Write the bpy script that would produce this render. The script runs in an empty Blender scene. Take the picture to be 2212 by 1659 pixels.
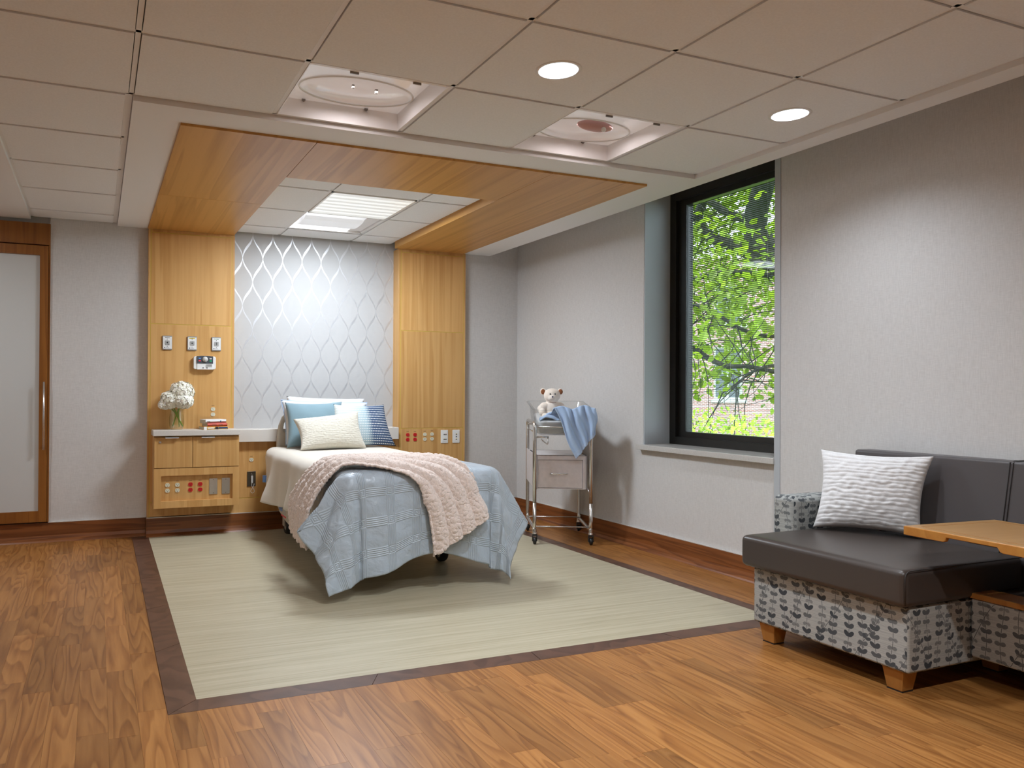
import bpy, bmesh, math, random
from mathutils import Vector, Matrix, noise
import numpy as np
R = math.radians
random.seed(7); rng = np.random.default_rng(7)
sc = bpy.context.scene; COL = sc.collection; D = bpy.data

# ------------------------------------------------------------------ camera, world, sun, exposure
cam = D.objects.new('camera', D.cameras.new('camera')); COL.objects.link(cam)
cam.data.sensor_width = 36; cam.data.lens = 26.88; cam.data.shift_x = .10047; cam.data.shift_y = .0031
cam.data.clip_start = .05; cam.data.clip_end = 300
def basis(yaw, pit, roll):
    f = Vector((math.sin(yaw)*math.cos(pit), math.cos(yaw)*math.cos(pit), math.sin(pit)))
    r = Vector((math.cos(yaw), -math.sin(yaw), 0)); u = r.cross(f); c, s = math.cos(roll), math.sin(roll)
    return c*r+s*u, -s*r+c*u, f
cr, cu, cf = basis(.387414, .004636, .00533)
CAM = Vector((-.12608, -3.44254, 1.11221))
m = Matrix((cr, cu, -cf)).transposed().to_4x4(); m.translation = CAM; cam.matrix_world = m
sc.camera = cam
sc.view_settings.view_transform = 'Standard'; sc.view_settings.look = 'None'
sc.view_settings.gamma = 1; sc.view_settings.use_curve_mapping = False
sc.view_settings.exposure = 0.42
sc.cycles.max_bounces = 10; sc.cycles.diffuse_bounces = 5; sc.cycles.glossy_bounces = 4
sc.cycles.transmission_bounces = 6; sc.cycles.transparent_max_bounces = 24; sc.cycles.sample_clamp_indirect = 6
sc.cycles.caustics_reflective = False; sc.cycles.caustics_refractive = False
W = D.worlds.new('sky'); sc.world = W; W.use_nodes = True
bgn = W.node_tree.nodes['Background']; bgn.inputs[0].default_value = (.74, .87, 1, 1); bgn.inputs[1].default_value = 4.0
sun = D.objects.new('sun', D.lights.new('sun', 'SUN')); COL.objects.link(sun)
sun.data.energy = 4.5; sun.data.angle = .02; sun.data.color = (1, .96, .88)
sun.rotation_euler = Vector((.30, -.50, -.80)).to_track_quat('-Z', 'Y').to_euler()

def area(name, loc, sx, sy, w, color=(1, 1, 1), shape='RECTANGLE', spread=180, rot=(0, 0, 0)):
    l = D.lights.new(name, 'AREA'); l.shape = shape; l.size = sx
    if shape in ('RECTANGLE', 'ELLIPSE'): l.size_y = sy
    l.energy = w; l.color = color; l.spread = R(spread)
    o = D.objects.new(name, l); COL.objects.link(o); o.location = loc; o.rotation_euler = rot; return o
COOL = (.86, .95, 1.05); NEUT = (.93, .97, 1)
P_TROFFER, P_DOWN, P_FILL = 39, (14.5, 7.8), 20
# lamps of the recessed downlights (two in view, the unseen rest are added as fill light)
DOWN = [(1.524, -.915), (2.743, -.915)]
FILL_REAR = [(.305, -2.74), (1.524, -2.74)]  # invented lamps behind the camera, brightening the foreground
FILL_LEFT = [(-1.45, .15), (-1.35, 1.45)]  # invented lamps left of the frame, brightening the left wall and door
for (x, y), w_ in zip(DOWN, P_DOWN): area('downlight_and_fill_lamp', (x, y, 2.402), .09, .09, w_, COOL, 'DISK', 150)
for x, y in FILL_REAR: area('downlight_and_fill_lamp', (x, y, 2.386), .10, .10, P_FILL, NEUT, 'DISK', 165)
for (x, y), w_ in zip(FILL_LEFT, (2, 11)): area('downlight_and_fill_lamp', (x, y, 2.334), .14, .14, w_, NEUT, 'DISK', 180)
for x_, y_ in ((.95, -.215), (2.19, -.215)): area('exam_lamp', (x_, y_, 2.438), .30, .16, .9, (1, .90, .91), 'ELLIPSE', 170)
area('troffer_lamp', (1.56, 1.60, 2.376), .52, .30, P_TROFFER*.88, COOL)
area('troffer_lamp', (1.50, 2.20, 2.372), .50, .30, P_TROFFER*.12, COOL)

# ------------------------------------------------------------------ node helper and materials
class N:
    def __init__(s, name):
        s.m = D.materials.new(name); s.m.use_nodes = True; s.t = s.m.node_tree; s.p = s.t.nodes['Principled BSDF']; s.o = s.t.nodes['Material Output']
    def n(s, typ, **kw):
        x = s.t.nodes.new('ShaderNode'+typ)
        for k, v in kw.items():
            if k.startswith('i'):
                i = int(k[1:]); s.set(x.inputs[i], v)
            else: setattr(x, k, v)
        return x
    def set(s, sock, v):
        if hasattr(v, 'is_output') or isinstance(v, bpy.types.NodeSocket): s.t.links.new(v, sock)
        else: sock.default_value = v
    def math(s, op, a, b=0, c=None):
        x = s.n('Math', operation=op); s.set(x.inputs[0], a); s.set(x.inputs[1], b)
        if c is not None: s.set(x.inputs[2], c)
        return x.outputs[0]
    def co(s, which='Object'): return s.n('TexCoord').outputs[which]
    def mapv(s, v, scale=(1, 1, 1), rot=(0, 0, 0), loc=(0, 0, 0)):
        x = s.n('Mapping'); s.set(x.inputs[0], v); x.inputs['Scale'].default_value = scale; x.inputs['Rotation'].default_value = rot; x.inputs['Location'].default_value = loc
        return x.outputs[0]
    def noise(s, v, scale=5, detail=4, rough=.5, dist=0, w=None):
        x = s.n('TexNoise'); 
        if w is not None: x.noise_dimensions = '4D'; s.set(x.inputs['W'], w)
        s.set(x.inputs['Vector'], v); x.inputs['Scale'].default_value = scale; x.inputs['Detail'].default_value = detail; x.inputs['Roughness'].default_value = rough; x.inputs['Distortion'].default_value = dist
        return x.outputs[0]
    def ramp(s, f, stops):
        x = s.n('ValToRGB'); s.set(x.inputs[0], f); e = x.color_ramp.elements
        while len(e) < len(stops): e.new(.5)
        for k, (p, c) in enumerate(stops):
            e[k].position = p; e[k].color = (*c, 1) if len(c) == 3 else c
        return x.outputs[0]
    def mix(s, f, a, b, mode='MIX'):
        x = s.n('Mix', data_type='RGBA', blend_type=mode); s.set(x.inputs[0], f)
        s.set(x.inputs[6], a if not isinstance(a, tuple) else (*a[:3], 1)); s.set(x.inputs[7], b if not isinstance(b, tuple) else (*b[:3], 1)); return x.outputs[2]
    def bump(s, h, strength=.3, dist=.002, normal=None):
        x = s.n('Bump'); x.inputs['Strength'].default_value = strength; x.inputs['Distance'].default_value = dist; s.set(x.inputs['Height'], h)
        if normal is not None: s.set(x.inputs['Normal'], normal)
        s.t.links.new(x.outputs[0], s.p.inputs['Normal']); return x.outputs[0]
    def base(s, c=None, rough=.5, metal=0, **kw):
        if c is not None: s.set(s.p.inputs['Base Color'], (*c, 1) if isinstance(c, tuple) else c)
        s.set(s.p.inputs['Roughness'], rough); s.set(s.p.inputs['Metallic'], metal)
        for k, v in kw.items(): s.set(s.p.inputs[k.replace('_', ' ')], v)
        return s.m
    def sep(s, v):
        x = s.n('SeparateXYZ'); s.set(x.inputs[0], v); return x.outputs
def plain(name, c, rough=.5, metal=0, nz=0, scale=200, **kw):
    q = N(name); col = c
    if nz:
        f = q.noise(q.co(), scale, 3); col = q.ramp(f, [(.3, tuple(x*(1-nz) for x in c)), (.7, tuple(min(1, x*(1+nz)) for x in c))])
        q.bump(f, .12, .0006)
    return q.base(col, rough, metal, **kw)
def wood(name, c1, c2, stretch=(30, 30, 1.3), rough=.38, rings=6, ring_mix=.35, spec=.4):
    q = N(name); rnd = q.n('ObjectInfo').outputs['Random']; w = q.math('MULTIPLY', rnd, 30)
    v = q.mapv(q.co(), stretch)
    f = q.noise(v, 1, 6, .62, .4, w)
    v2 = q.mapv(q.co(), tuple(a*.28 for a in stretch))
    g = q.math('FRACT', q.math('MULTIPLY', q.noise(v2, 1, 2, .4, .2, w), rings))
    g = q.ramp(g, [(0, (0, 0, 0)), (.55, (.7, .7, .7)), (.9, (1, 1, 1)), (1, (0, 0, 0))])
    f2 = q.math('ADD', q.math('MULTIPLY', f, 1-ring_mix), q.math('MULTIPLY', g, ring_mix))
    col = q.ramp(f2, [(.25, c2), (.62, c1)])
    hs = q.n('HueSaturation'); q.set(hs.inputs['Color'], col); q.set(hs.inputs['Value'], q.math('ADD', .95, q.math('MULTIPLY', rnd, .1)))
    q.bump(f, .06, .001)
    return q.base(hs.outputs[0], rough, 0, Specular_IOR_Level=spec)
M = {}
M['tile'] = plain('ceiling_tile_paint', (.85, .865, .875), .9, nz=.03, scale=120)
M['grid'] = plain('ceiling_grid_enamel', (.82, .82, .82), .5)
M['soffit'] = plain('soffit_paint', (.85, .85, .85), .7)
M['slot'] = plain('grid_slot', (.05, .045, .04), .9)
q = N('linen_wallcovering')
a = q.noise(q.mapv(q.co(), (420, 420, 30)), 1, 2); b = q.noise(q.mapv(q.co(), (30, 30, 420)), 1, 2)
f = q.math('MULTIPLY', q.math('ADD', a, b), .5); q.bump(f, .15, .0008)
M['wall'] = q.base(q.ramp(f, [(.34, (.585, .57, .555)), (.66, (.69, .675, .66))]), .75, 0, Specular_IOR_Level=.25)
M['guard_daylight'] = plain('guard_vinyl_daylight_tint', (.47, .50, .525), .5)  # vinyl of the corner guard; doubles as painted daylight tint on the reveal
M['white'] = plain('white_plastic', (.82, .82, .80), .35)
M['oak'] = wood('oak_laminate', (.66, .385, .145), (.53, .275, .082), (34, 34, 1.1), .42, 5, .25)
M['oak_x'] = wood('oak_canopy_laminate', (.60, .315, .085), (.45, .215, .046), (30, 1.0, 30), .36, 5, .3)
M['inlay'] = plain('yellow_maple_inlay', (.60, .40, .085), .4)
M['door_wood'] = wood('cherry_door_wood', (.30, .115, .022), (.20, .066, .012), (40, 40, 1.2), .35, 6, .3)
M['base'] = wood('brown_vinyl_base', (.24, .082, .024), (.13, .04, .012), (3, 3, 60), .35, 6, .4)
M['cap'] = plain('base_top_edge', (.6, .56, .52), .35)
q = N('wood_floor_vinyl'); rnd = q.n('ObjectInfo').outputs['Random']
att = q.n('Attribute', attribute_name='tone').outputs['Fac']
w = q.math('MULTIPLY', att, 57)
v = q.mapv(q.co(), (46, 3, 1)); fine = q.noise(v, 1, 5, .6, .3, w)
v2 = q.mapv(q.co(), (11, 1.0, 1)); n2 = q.noise(v2, 1, 1.5, .4, .15, w)
g = q.math('FRACT', q.math('MULTIPLY', n2, 11))
g = q.ramp(g, [(0, (0, 0, 0)), (.5, (.75, .75, .75)), (.85, (1, 1, 1)), (1, (0, 0, 0))])
f = q.math('ADD', q.math('MULTIPLY', fine, .70), q.math('MULTIPLY', g, .30))
c = q.ramp(f, [(.2, (.17, .060, .014)), (.45, (.275, .110, .027)), (.7, (.37, .165, .046))])
hs = q.n('HueSaturation'); q.set(hs.inputs['Color'], c); q.set(hs.inputs['Value'], q.math('ADD', .80, q.math('MULTIPLY', q.math('FRACT', q.math('MULTIPLY', att, 7.3)), .38)))
q.bump(fine, .05, .001)
M['floor'] = q.base(hs.outputs[0], .36, 0, Specular_IOR_Level=.36)
M['border'] = wood('dark_walnut_border', (.115, .055, .034), (.065, .03, .018), (12, 12, 12), .36, 8, .35)
q = N('striated_beige_inlay'); v = q.mapv(q.co(), (1.1, 46, 1)); f = q.noise(v, 1, 5, .55, .35); f2 = q.noise(q.mapv(q.co(), (4, 150, 1)), 1, 2)
f = q.math('ADD', q.math('MULTIPLY', f, .7), q.math('MULTIPLY', f2, .3)); q.bump(f, .05, .001)
M['rug'] = q.base(q.ramp(f, [(.3, (.33, .28, .18)), (.5, (.425, .375, .26)), (.7, (.51, .455, .335))]), .42, 0, Specular_IOR_Level=.4)
q = N('ogee_wallpaper')
x, y, z = q.sep(q.co()); u = q.math('DIVIDE', q.math('SUBTRACT', x, .957), .0818); v = q.math('DIVIDE', q.math('SUBTRACT', z, 2.18), .193)
vf = q.math('FRACT', v); sw = q.math('MULTIPLY', q.math('SINE', q.math('MULTIPLY', v, 2*math.pi)), .10)
cosw = q.math('MULTIPLY', q.math('SUBTRACT', 1, q.math('COSINE', q.math('MULTIPLY', v, 2*math.pi))), .5)
def line(sign, wmax):
    t = q.math('ADD', u, q.math('MULTIPLY', q.math('SUBTRACT', v, sw), -sign)); t = q.math('MULTIPLY', t, .5)
    d = q.math('ABSOLUTE', q.math('SUBTRACT', q.math('FRACT', q.math('ADD', t, .5)), .5))
    return q.math('LESS_THAN', d, q.math('ADD', .010, q.math('MULTIPLY', cosw, wmax)))
foil = q.math('MAXIMUM', line(1, .055), line(-1, .030))
lin = q.noise(q.mapv(q.co(), (300, 300, 300)), 1, 2); q.bump(lin, .06, .0006)
colr = q.mix(foil, (.50, .50, .50), (.66, .67, .69))
M['paper'] = q.base(colr, q.math('SUBTRACT', .62, q.math('MULTIPLY', foil, .24)), q.math('MULTIPLY', foil, .6))
M['quartz'] = plain('speckled_quartz', (.66, .62, .57), .3, nz=.10, scale=500)
M['sill'] = plain('speckled_sill_stone', (.56, .54, .51), .28, nz=.15, scale=420)
M['steel'] = plain('brushed_steel', (.74, .72, .70), .26, 1)
M['steel_box'] = plain('satin_steel_sheet', (.78, .73, .735), .32, .45, nz=.05, scale=30)
M['chrome'] = plain('chrome', (.75, .74, .72), .16, 1)
M['pull'] = plain('satin_aluminium', (.80, .80, .79), .4, .3)
M['black'] = plain('black_rubber', (.012, .012, .012), .5)
M['frame'] = plain('black_anodised_frame', (.012, .011, .009), .35)
M['dark'] = plain('dark_opening', (.008, .007, .006), .6)
M['screw'] = plain('screw_metal', (.25, .22, .20), .35, 1)
M['ivory'] = plain('ivory_plastic', (.72, .70, .55), .35)
M['red'] = plain('red_plastic', (.55, .012, .015), .35)
M['ink'] = plain('brown_ink', (.12, .06, .03), .6)
M['blackink'] = plain('black_ink', (.02, .02, .022), .5)
M['navyink'] = plain('blue_ink', (.03, .05, .12), .5)
M['yellow'] = plain('yellow_label', (.75, .58, .02), .4)
M['greenink'] = plain('green_ink', (.05, .35, .16), .4)
M['blueb'] = plain('blue_button', (.12, .25, .55), .4)
M['redb'] = plain('red_button', (.70, .06, .09), .4)
M['greenb'] = plain('green_button', (.03, .40, .18), .4)
M['greyb'] = plain('grey_button', (.55, .54, .51), .4)
M['slate'] = plain('slate_plastic', (.075, .085, .10), .35)
M['greyplate'] = plain('grey_plate', (.30, .29, .275), .4)
M['lgrey'] = plain('light_grey_plastic', (.40, .40, .39), .4)
M['bronze'] = plain('dark_bronze_plate', (.085, .07, .05), .35, .5)
M['bedplastic'] = plain('beige_bed_plastic', (.47, .42, .34), .4)
M['mattress'] = plain('mattress_ticking', (.6, .58, .53), .8)
def cloth(name, c, nz=.1, scale=600, bump=.3, rough=.9, sheen=.3, dist=.001):
    q = N(name); f = q.noise(q.co(), scale, 3, .6); q.bump(f, bump, dist)
    return q.base(q.ramp(f, [(.3, tuple(x*(1-nz) for x in c)), (.7, tuple(min(1, x*(1+nz)) for x in c))]), rough, 0, Sheen_Weight=sheen, Specular_IOR_Level=.2)
M['sheet'] = cloth('cream_blanket_weave', (.66, .61, .53), .06, 350, .35)
M['cotton'] = cloth('white_cotton', (.70, .71, .72), .03, 300, .15)
M['teal'] = cloth('dusty_teal_cotton', (.21, .31, .355), .08, 700, .3)
M['cream'] = cloth('cream_slub_cotton', (.60, .56, .475), .09, 220, .7, dist=.002)
M['throw'] = cloth('blush_sherpa_pile', (.80, .67, .60), .16, 170, .9, .95, .5, .004)
M['whitepil'] = cloth('white_quilted_cotton', (.74, .73, .73), .05, 160, .4)
M['babyblue'] = cloth('baby_blue_fleece', (.42, .56, .78), .06, 400, .3, .9, .5)
M['satin'] = plain('blue_satin', (.46, .58, .78), .28, 0, nz=.05, scale=60)
M['plush'] = cloth('cream_plush', (.86, .76, .66), .05, 500, .4, .95, .5)
M['brownplush'] = cloth('brown_plush', (.30, .11, .045), .1, 400, .3)
q = N('silver_blue_quilt'); uv = q.co('UV'); x, y, z = q.sep(uv)
def bandf(c, per=.165, bw=.32):
    fr = q.math('FRACT', q.math('DIVIDE', c, per)); inb = q.math('LESS_THAN', fr, bw)
    rid = q.math('POWER', q.math('ABSOLUTE', q.math('SINE', q.math('MULTIPLY', fr, math.pi*5/bw))), 1)
    return inb, rid, fr
ix, rx, fx = bandf(x); iy, ry, fy = bandf(y)
puff = q.math('MULTIPLY', q.math('SINE', q.math('MULTIPLY', fx, math.pi)), q.math('SINE', q.math('MULTIPLY', fy, math.pi)))
wr = q.noise(q.co(), 18, 3, .5, .6)
flat = q.math('ADD', q.math('MULTIPLY', puff, 1.3), q.math('MULTIPLY', wr, 1.6))
both = q.math('MULTIPLY', ix, iy)
cx_ = q.math('ABSOLUTE', q.math('SUBTRACT', fx, .16)); cy_ = q.math('ABSOLUTE', q.math('SUBTRACT', fy, .16))
sq = q.math('POWER', q.math('ABSOLUTE', q.math('SINE', q.math('MULTIPLY', q.math('MAXIMUM', cx_, cy_), math.pi*16))), 1)
h = q.math('ADD', q.math('MULTIPLY', flat, q.math('SUBTRACT', 1, q.math('MAXIMUM', ix, iy))),
    q.math('MULTIPLY', .42, q.math('ADD', q.math('MULTIPLY', both, sq), q.math('ADD', q.math('MULTIPLY', q.math('SUBTRACT', ix, both), rx), q.math('MULTIPLY', q.math('SUBTRACT', iy, both), ry)))))
q.bump(h, .9, .006)
M['quilt'] = q.base((.44, .51, .575), .34, 0, Sheen_Weight=.3, Specular_IOR_Level=.5)
q = N('navy_ombre_weave'); x, y, z = q.sep(q.co('UV'))
row = q.math('FRACT', q.math('MULTIPLY', y, 17)); dash = q.math('FRACT', q.math('MULTIPLY', x, 34))
st = q.math('MULTIPLY', q.math('LESS_THAN', q.math('ABSOLUTE', q.math('SUBTRACT', row, .5)), .17), q.math('LESS_THAN', dash, .66))
om = q.ramp(x, [(.0, (.58, .59, .55)), (.36, (.50, .56, .56)), (.56, (.34, .46, .52)), (.66, (.035, .075, .16)), (1, (.03, .06, .13))])
q.bump(row, .4, .003)
M['navy'] = q.base(q.mix(q.math('MULTIPLY', st, .92), om, (.74, .76, .74)), .85, 0)
q = N('grey_leather'); f = q.noise(q.co(), 260, 4); q.bump(f, .12, .0008)
M['leather'] = q.base((.088, .079, .080), .38, 0, Specular_IOR_Level=.45)
M['leather2'] = N('brown_leather').base((.056, .044, .038), .34, 0, Specular_IOR_Level=.45)
M['seam'] = plain('seam_thread', (.03, .026, .024), .7)
q = N('leaf_vine_upholstery'); geo = q.n('NewGeometry'); uv = q.co('UV'); x, y, z = q.sep(uv)
def vines(x, y, p, qq, amp, seed, rr=.0085):
    i = q.math('FLOOR', q.math('DIVIDE', x, p)); xl = q.math('SUBTRACT', q.math('SUBTRACT', x, q.math('MULTIPLY', i, p)), p*.5)
    wn = q.n('TexWhiteNoise', noise_dimensions='1D'); q.set(wn.inputs['W'], q.math('ADD', i, seed)); rd = wn.outputs['Value']
    sh = q.math('MULTIPLY', q.math('SINE', q.math('ADD', q.math('MULTIPLY', y, 21), q.math('MULTIPLY', rd, 6.3))), amp)
    xl = q.math('SUBTRACT', xl, sh)
    stem = q.math('LESS_THAN', q.math('ABSOLUTE', xl), .0012)
    yy = q.math('ADD', y, q.math('MULTIPLY', rd, 1.7)); j = q.math('FLOOR', q.math('DIVIDE', yy, qq))
    yl = q.math('SUBTRACT', q.math('SUBTRACT', yy, q.math('MULTIPLY', j, qq)), qq*.5)
    wn2 = q.n('TexWhiteNoise', noise_dimensions='2D'); cb = q.n('CombineXYZ'); q.set(cb.inputs[0], q.math('ADD', i, seed)); q.set(cb.inputs[1], j); q.set(wn2.inputs['Vector'], cb.outputs[0]); r2 = wn2.outputs['Value']
    ax = q.math('SUBTRACT', q.math('ABSOLUTE', xl), .0095)
    sk = q.math('SUBTRACT', yl, q.math('MULTIPLY', q.math('ABSOLUTE', xl), q.math('MULTIPLY', q.math('SUBTRACT', r2, .4), .8)))
    sz = q.math('MULTIPLY', q.math('ADD', .72, q.math('MULTIPLY', r2, .4)), rr)
    dd = q.math('SQRT', q.math('ADD', q.math('POWER', ax, 2), q.math('POWER', q.math('MULTIPLY', sk, 1.15), 2)))
    leaf = q.math('LESS_THAN', dd, sz)
    return stem, q.math('MULTIPLY', leaf, q.math('ADD', .45, q.math('MULTIPLY', r2, .55)))
s1, l1 = vines(x, y, .060, .033, .007, 3, .0108)
xr = q.math('ADD', q.math('MULTIPLY', x, .88), q.math('MULTIPLY', y, .47)); yr = q.math('SUBTRACT', q.math('MULTIPLY', y, .88), q.math('MULTIPLY', x, .47))
s2, l2 = vines(xr, yr, .15, .036, .005, 11, .0085)
ink = q.math('MAXIMUM', q.math('MAXIMUM', q.math('MULTIPLY', s1, .8), l1), q.math('MAXIMUM', q.math('MULTIPLY', s2, .8), l2))
st = q.noise(q.mapv(uv, (6, 330, 1)), 1, 3); q.bump(st, .2, .001)
grd = q.ramp(st, [(.35, (.30, .31, .295)), (.65, (.42, .425, .405))])
M['vine'] = q.base(q.mix(ink, grd, (.035, .042, .05)), .85, 0)
M['leg_wood'] = wood('honey_leg_wood', (.42, .19, .045), (.33, .13, .028), (30, 30, 2), .35, 4, .25)
M['tray_wood'] = wood('honey_tray_wood', (.40, .22, .08), (.32, .16, .05), (2, 30, 30), .3, 4, .25)
M['tray_edge'] = wood('honey_tray_edge', (.46, .21, .045), (.36, .14, .026), (2, 30, 30), .3, 4, .25)
M['canvas_page'] = plain('book_pages', (.55, .49, .38), .8, nz=.12, scale=700)
M['bookwhite'] = plain('white_cover', (.78, .77, .75), .4)
M['bookred'] = plain('red_cover', (.62, .08, .045), .45)
M['bookyel'] = plain('yellow_cover', (.78, .45, .07), .45)
M['petal'] = N('hydrangea_petal').base((.93, .91, .80), .7, 0, Subsurface_Weight=.15, Subsurface_Radius=(.01, .01, .006))
M['stemg'] = plain('green_stem', (.22, .36, .03), .5)
def glass(name, tint=(1, 1, 1), refl=.08, rough=.02):
    q = N(name); t = q.t; tr = t.nodes.new('ShaderNodeBsdfTransparent'); tr.inputs[0].default_value = (*tint, 1)
    gl = t.nodes.new('ShaderNodeBsdfGlossy'); gl.inputs['Roughness'].default_value = rough
    lw = t.nodes.new('ShaderNodeLayerWeight'); lw.inputs[0].default_value = .5
    mx = t.nodes.new('ShaderNodeMixShader'); f = q.math('ADD', refl, q.math('MULTIPLY', q.math('POWER', lw.outputs['Facing'], 5), .75))
    t.links.new(f, mx.inputs[0]); t.links.new(tr.outputs[0], mx.inputs[1]); t.links.new(gl.outputs[0], mx.inputs[2]); t.links.new(mx.outputs[0], q.o.inputs[0]); return q.m
M['pane'] = glass('window_glass', (.98, .99, .98), .012)
M['acrylic'] = glass('clear_acrylic', (.985, .99, .99), .03)
M['vaseglass'] = glass('vase_glass', (.965, .975, .95), .05)
M['water'] = glass('vase_water', (.985, .99, .965), .012)
M['frost'] = N('frosted_glass').base((.60, .61, .60), .32, 0, Specular_IOR_Level=.5)
q = N('glossy_lamp_cover'); M['cover'] = q.base((.84, .82, .81), .04, 0, IOR=2.1, Emission_Color=(1, .93, .93, 1), Emission_Strength=.10)
M['housing'] = plain('white_lamp_housing', (.93, .92, .92), .30)
M['pinkglass'] = plain('pink_lamp_head', (.62, .36, .33), .3)
def emis(name, c, s, rough=.4):
    q = N(name); return q.base((.8, .8, .8), rough, 0, Emission_Color=(*c, 1), Emission_Strength=s)
M['lamp'] = emis('lit_lamp', (.95, .98, 1), 5)
M['refl'] = plain('bright_reflector', (.85, .87, .9), .12, 1)
q = N('prismatic_diffuser'); x, y, z = q.sep(q.co()); s_ = q.math('ADD', .74, q.math('MULTIPLY', q.math('COSINE', q.math('MULTIPLY', q.math('SUBTRACT', y, 1.285), 2*math.pi/.088)), .26))
M['diffuser'] = q.base((.85, .86, .86), .35, 0, Emission_Color=(.95, 1, .98, 1), Emission_Strength=q.math('MULTIPLY', s_, .48))
q = N('perforated_basket'); vo = q.n('TexVoronoi'); q.set(vo.inputs['Vector'], q.mapv(q.co(), (170, 170, 170)))
M['basket'] = q.base(q.ramp(vo.outputs[0], [(.2, (.5, .5, .52)), (.5, (.75, .76, .78))]), .4, 0, Emission_Color=(.93, .96, 1, 1), Emission_Strength=.28)
M['slat'] = plain('blind_slat_enamel', (.012, .011, .010), .6, Specular_IOR_Level=.2)
q = N('tree_bark'); f = q.noise(q.mapv(q.co(), (9, 9, 2)), 1, 6, .65); q.bump(f, .6, .03)
M['bark'] = q.base(q.ramp(f, [(.3, (.004, .005, .004)), (.7, (.018, .019, .015))]), .85)
def leafmat(name, c):
    q = N(name); rnd = q.n('NewGeometry').outputs['Random Per Island']; r0 = q.n('ObjectInfo').outputs['Random']
    r = q.math('FRACT', q.math('ADD', rnd, r0)); col = q.ramp(r, [(0, tuple(x*.55 for x in c)), (.5, c), (1, tuple(min(1, x*1.35) for x in c))])
    t = q.t; tl = t.nodes.new('ShaderNodeBsdfTranslucent'); t.links.new(col, tl.inputs[0]); mx = t.nodes.new('ShaderNodeMixShader'); mx.inputs[0].default_value = .5
    q.base(col, .5); t.links.new(q.p.outputs[0], mx.inputs[1]); t.links.new(tl.outputs[0], mx.inputs[2]); t.links.new(mx.outputs[0], q.o.inputs[0]); return q.m
M['leaf'] = leafmat('tree_leaf', (.20, .30, .02)); M['leaf2'] = leafmat('bush_leaf', (.42, .62, .07))
q = N('red_brick'); br = q.n('TexBrick'); q.set(br.inputs['Vector'], q.mapv(q.co(), (1, 1, 1), (R(90), 0, 0)))
br.inputs['Color1'].default_value = (.42, .17, .14, 1); br.inputs['Color2'].default_value = (.29, .15, .14, 1); br.inputs['Mortar'].default_value = (.66, .58, .56, 1)
br.inputs['Scale'].default_value = 1; br.inputs['Mortar Size'].default_value = .012; br.inputs['Brick Width'].default_value = .21; br.inputs['Row Height'].default_value = .072; br.offset = .5
q.bump(br.outputs['Fac'], .4, .01)
M['brick'] = q.base(br.outputs[0], .85)
M['stone'] = plain('pale_stone', (.55, .56, .52), .8); M['lawn'] = plain('lawn', (.08, .16, .03), .9, nz=.3, scale=3)
M['darkpane'] = plain('dark_window_pane', (.10, .12, .13), .1)

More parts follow.
